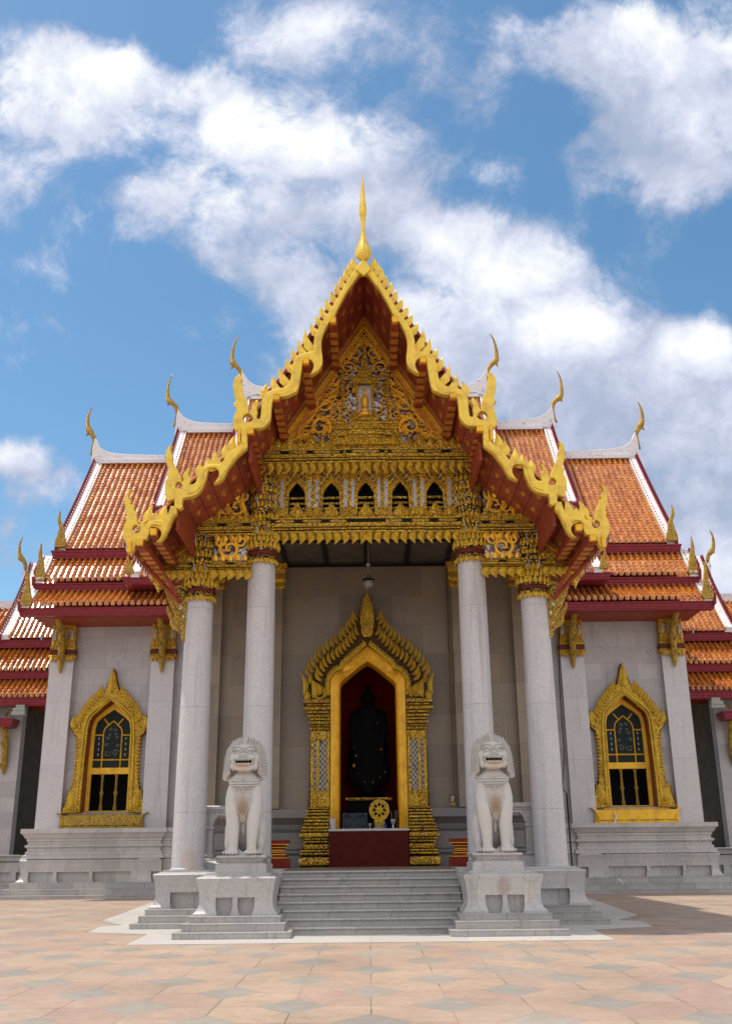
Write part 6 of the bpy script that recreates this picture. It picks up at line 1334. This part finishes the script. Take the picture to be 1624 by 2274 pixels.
# framed notice, conduits and cables
kF = K(1785, 3160, 15.4); YN = 31.05
a, b_ = P(*kF(200, 725), YN), P(*kF(540, 280), YN)
t = thing('framed_notice', (a[0], YN, a[1]), 'small brass framed notice on the porch wall right of the doorway', 'notice')
MB().box(a[0], b_[0], YN, YN+.1, a[1], b_[1]).build('frame', GOLD_D, t); c, d = P(*kF(265, 690), YN), P(*kF(450, 370), YN); MB().box(c[0], d[0], YN-.012, YN, c[1], d[1]).build('sheet', simple('pale_paper', (.55,.50,.38), .6), t)
c, d = P(*kF(300, 655), YN), P(*kF(420, 405), YN); MB().box(c[0], d[0], YN-.016, YN-.0125, c[1], d[1]).build('printed_area', simple('tan_print', (.30,.24,.13), .6), t)
c, d = P(*kF(225, 945), YN), P(*kF(535, 765), YN); t = MB().stack([(0,c[1]),(.01,c[1]+.02),(.01,d[1]-.02),(0,d[1])], c[0], d[0], YN, YN+.12).build('brass_box', GOLD_T); tag(t, 'small brass donation box under the framed notice', 'box')
for q, lab in ((440, 'thin brown conduit running up the porch wall, nearer the doorway'), (510, 'thin brown conduit running up the porch wall, nearer the pilaster')):
    x = P(*kF(q, 100), 31.22)[0]; t = MB().tube([(x,31.22,b_[1]+.02),(x,31.22,zceil-.02)], .016, 6).build('conduit', PIPE); tag(t, lab, 'conduit', 'conduits on the porch wall')
kC = K(1750, 2800, 2.0667); L = smooth_path([P(*kC(x, y), 43.05) for x, y in ((1004,-600),(1000,-300),(1012,0),(1024,200),(1040,400),(1036,600),(1030,715),(1048,752),(1062,770))], False, 3, 179)
t = MB().tube([(x, 43.05, z) for x, z in L], .018, 5).build('black_cable', WIRE); tag(t, 'loose black cable hanging down the wall right of the right outer column', 'cable')
a, b_ = P(*kC(1063,770), 42.1), P(*kC(1092,1375), 42.1); t = MB().tube([(a[0],42.1,a[1]),(a[0]+.01,42.1,b_[1])], .035, 6).build('down_pipe', WIRE); tag(t, 'straight dark pipe beside the right outer column, below the cable', 'pipe')
kR = K(2300, 2650, 1.849); L = smooth_path([P(*kR(x, y), 42.85) for x, y in ((288,1105),(298,1135),(295,1165),(278,1192),(245,1202),(190,1205))], False, 3, 179); t = MB().tube([(x, 42.85, z) for x, z in L], .03, 6).build('white_cable', STUCCO); tag(t, 'white cable looping over the sill of the right window', 'cable')
L = smooth_path([P(*K(2300,3450,2.594)(x, y), 41.6) for x, y in ((437,175),(455,178),(475,195),(490,222))], False, 3, 179); t = MB().tube([(x, 41.6, z) for x, z in L], .022, 6).build('white_hose', STUCCO); tag(t, 'short white hose lying over the base steps below the right window', 'hose')

# ---------------------------------------------------------------- side galleries at the edges of the picture
def gallery(sx):
    t = thing('side_gallery', (sx*18, 50, 0), 'open gallery with three tiers of orange roof beyond the %s wing' % ('left' if sx < 0 else 'right'), 'gallery', 'galleries beyond the wings')
    def B(mb, name, m, par=t, **k): return (mb if sx < 0 else mb.mirror()).build(name, m, par, **k)
    k1 = K(0, 2750, 1.85); Yg = 50.0
    xw = P(*k1(120, 800), Yg)[0]; zb_ = P(20, 1898, Yg)[1]; xw = P(36, 1740, Yg)[0]
    B(MB().box(-24, xw, Yg, Yg+.6, zb_, 9.2), 'pillar_wall', MARBLE); B(MB().box(-24, xw-.05, Yg+.6, Yg+4.5, zb_, 9.2), 'side_wall', CEIL)  # side wall takes the dark ceiling colour to stand in for deep shade
    b = MB(); leg_plinth(b, -24, -14.0, Yg-.4, Yg+3, .5, zb_-.35, [(-19,-18),(-17.7,-16.9),(-16.6,-15)], s=.8, left=False, right=False); B(b, 'base_leg_block', MARBLE2)
    st = MB(); slabs(st, [(-24,-14,Yg-1.2,Yg+1,.0,.16),(-24,-14,Yg-.9,Yg+1,.16,.33),(-24,-14,Yg-.6,Yg+1,.33,.5)]); B(st, 'base_step', MARBLE_S)
    B(MB().stack([(.1,zb_-.29),(.15,zb_-.2),(.05,zb_-.12),(.2,zb_-.02)], -24, -14, Yg-.3, Yg+6), 'gallery_floor', MARBLE2)
    B(MB().box(-24, -13.9, Yg+6, Yg+6.3, zb_, 10), 'back_wall', CEIL); B(MB().box(-24, -13.7, 51.2, 51.5, 8.6, P(20,1420,50)[1]), 'upper_wall', REDWOOD)  # back wall darkened in colour too, for the shade inside the gallery
    B(MB().box(-24, -13.9, Yg-.4, Yg+6.3, P(10,1560,Yg)[1]+.3, P(10,1560,Yg)[1]+.5), 'ceiling', CEIL)
    # three eaves
    Ye = (48.6, 49.3, 50.1)
    for i, (yf0, yf1, yt0, yt1, yy) in enumerate(((1566,1547.5,1545,1508,48.6),(1506,1489,1487,1443,49.3),(1437,1419.5,1418,1345,50.1))):
        z0, z1 = P(20, yf0, yy)[1], P(20, yf1, yy)[1]; f = fascia(-24, -13.6, yy, z0, z1, .5); B(f, 'eave_fascia', MAROON)
        za_, yb_ = z1+.02, yy+(1.15 if i < 2 else 4.0)
        if i < 2: zt_ = P(20, yt1, yb_)[1]; pr = [(yy-.05, za_), (yb_, zt_)]; q = B(tiles(MB(), -24, -13.6, pr), 'skirt_roof', TILE); B(antefix(MB(), -24, -13.7, yy-.05, za_), 'eave_antefixes', TILE, q)
    # upper roof with its gable edge towards the outside
    Yr = 53.6; ye = 50.0; xe = P(*kB(0,1890), ye)[0]+.1; ze = P(*kB(0,1895), ye)[1]; zr = P(*kB(150,1490), Yr)[1]+.3
    pr = sagged(ye, ze, Yr, zr, .25); m = tiles(MB(), xe+.3, -13.5, pr); m.add([(xe, Yr, zr), (-13.5, Yr, zr), (-13.5, 57, ze), (xe, 57, ze)], [(0,1,2,3)]); q = B(m, 'upper_roof', TILE)
    B(antefix(MB(), xe+.3, -13.6, ye, ze), 'eave_antefixes', TILE, q); B(edge_strip(pr, xe, .42), 'gable_edge_band', STUCCO_D, q); B(rake(pr, xe), 'rake_board', MAROON, q)
    rc = MB(); plate(rc, [kB_([(150,1480),(165,1505),(190,1525),(240,1540),(300,1545),(300,1580),(200,1580),(165,1585),(140,1600),(143,1540)], Yr)], Yr-.2, Yr+.2, .03, True); B(rc, 'ridge_cap', STUCCO_D, q)
    ch = [(143,1282,.02),(127,1310,.05),(119,1345,.08),(119,1385,.11),(132,1415,.16),(150,1438,.12),(155,1470,.11),(140,1512,.06)]; B(chofa([(P(*kB(a, c), Yr)[0], P(*kB(a, c), Yr)[1], r) for a, c, r in ch], pts(kB, Yr, [(124,1400),(112,1428)]), Yr), 'horn_finial', GOLD_T, q, smooth=True)
    B(MB().add([(xe, ye+.1, ze-.3), (xe, Yr, zr), (xe, 57, ze-.3)], [(0,1,2)]), 'gable_wall', MAROON, q)
    # lower outer roof
    Yr2 = 52.5; zr2 = P(5, 1350, Yr2)[1]; pr = sagged(50.0, ze-.1, Yr2, zr2, .1); B(tiles(MB(), -24, xe-.15, pr), 'outer_roof', TILE); B(MB().box(-24, xe-.1, Yr2-.2, Yr2+.2, zr2-.1, zr2+.35), 'ridge_cap', STUCCO_D)
    # gilded bracket and the little red eave beside it
    xm = P(*k1(45, 330), 49.6)[0]; zt_ = P(*k1(45, 292), 49.2)[1]; zl_ = P(*k1(52, 640), 49.8)[1]
    m = MB().tube([(xm,49.9,zl_),(xm,49.8,zl_+.5),(xm,49.7,zl_+1.4),(xm-.05,49.5,zl_+2.2),(xm-.12,49.2,zt_)], [.04,.16,.17,.16,.14], 8)
    for i in range(6): m.leaf((xm, zl_+.2+i*.5), (xm+(.2 if i % 2 else -.2), zl_+.55+i*.5), .16, 49.7-.08*i, .06)
    B(m, 'naga_bracket', GOLD_T)
    a, b2 = P(*k1(0, 288), 48.9), P(*k1(84, 220), 48.9); B(fascia(-24, b2[0], 48.9, a[1], b2[1], .9), 'small_eave', MAROON)
    # gilded door leaf seen in the dark
    if sx < 0:
        a, b2 = P(*k1(150, 1240), 55), P(*k1(212, 870), 55); d = MB().box(a[0], b2[0], 55, 55.1, a[1], b2[1]); B(d, 'gilded_door', GOLD_D)
    a, b2 = P(*k1(88, 206), 48.4), P(*k1(190, 146), 48.4)
    fl_ = thing('floodlight', (sx*abs(a[0]), 48.4, a[1]), 'flat grey floodlight under the red eave of the %s gallery' % ('left' if sx < 0 else 'right'), 'floodlight', 'floodlights under the gallery eaves')
    H = b2[1]-a[1]; B(MB().stack([(0,a[1]),(.02,a[1]+.04),(.02,a[1]+H*.35),(0,a[1]+H*.38)], a[0], b2[0], 48.35, 48.7), 'housing', GREY, fl_)
    for f in (.45, .62, .80): B(MB().box(a[0]+.03, b2[0]-.03, 48.38, 48.6, a[1]+H*f, a[1]+H*(f+.12)), 'lamp_strip', simple('pale_lamp_cover', (.5,.5,.42), .3), fl_)
    B(MB().box(a[0]+.1, b2[0]-.1, 48.55, 48.65, a[1]+H*.4, b2[1]+.15), 'bracket', GREY, fl_)
    # potted plant on a ledge inside
    x, z = P(*k1(200, 800), 53.5); x = -abs(x)
    pl = thing('potted_plant', (sx*abs(x), 53.5, z), ('pale flowering plant in a dark pot inside the left gallery' if sx < 0 else 'small bright green plant in a dark pot inside the right gallery'), 'plant')
    rn = random.Random(5); m = MB(); cx_, cz_ = x, z+.3
    for i in range(40): a_ = rn.uniform(0, 2*pi); r = rn.uniform(.05, .32); m.leaf((cx_+.3*r*cos(a_), cz_+.3*r*sin(a_)), (cx_+r*cos(a_), cz_+.1+r*1.1*abs(sin(a_))), .07, 53.5+rn.uniform(-.2, .2), .02, .3)
    B(m, 'foliage', LEAF if sx > 0 else simple('pale_petals', (.55,.55,.30), .5), pl); B(MB().lathe(cx_, 53.5, [(.12,z-.3),(.18,z-.1),(.22,z+.15),(.2,z+.16)], 16), 'pot', BLACK, pl)
    B(MB().box(cx_-.5, cx_+.5, 53.2, 54, zb_, z-.3), 'inner_ledge', MARBLE_D)
both(gallery)
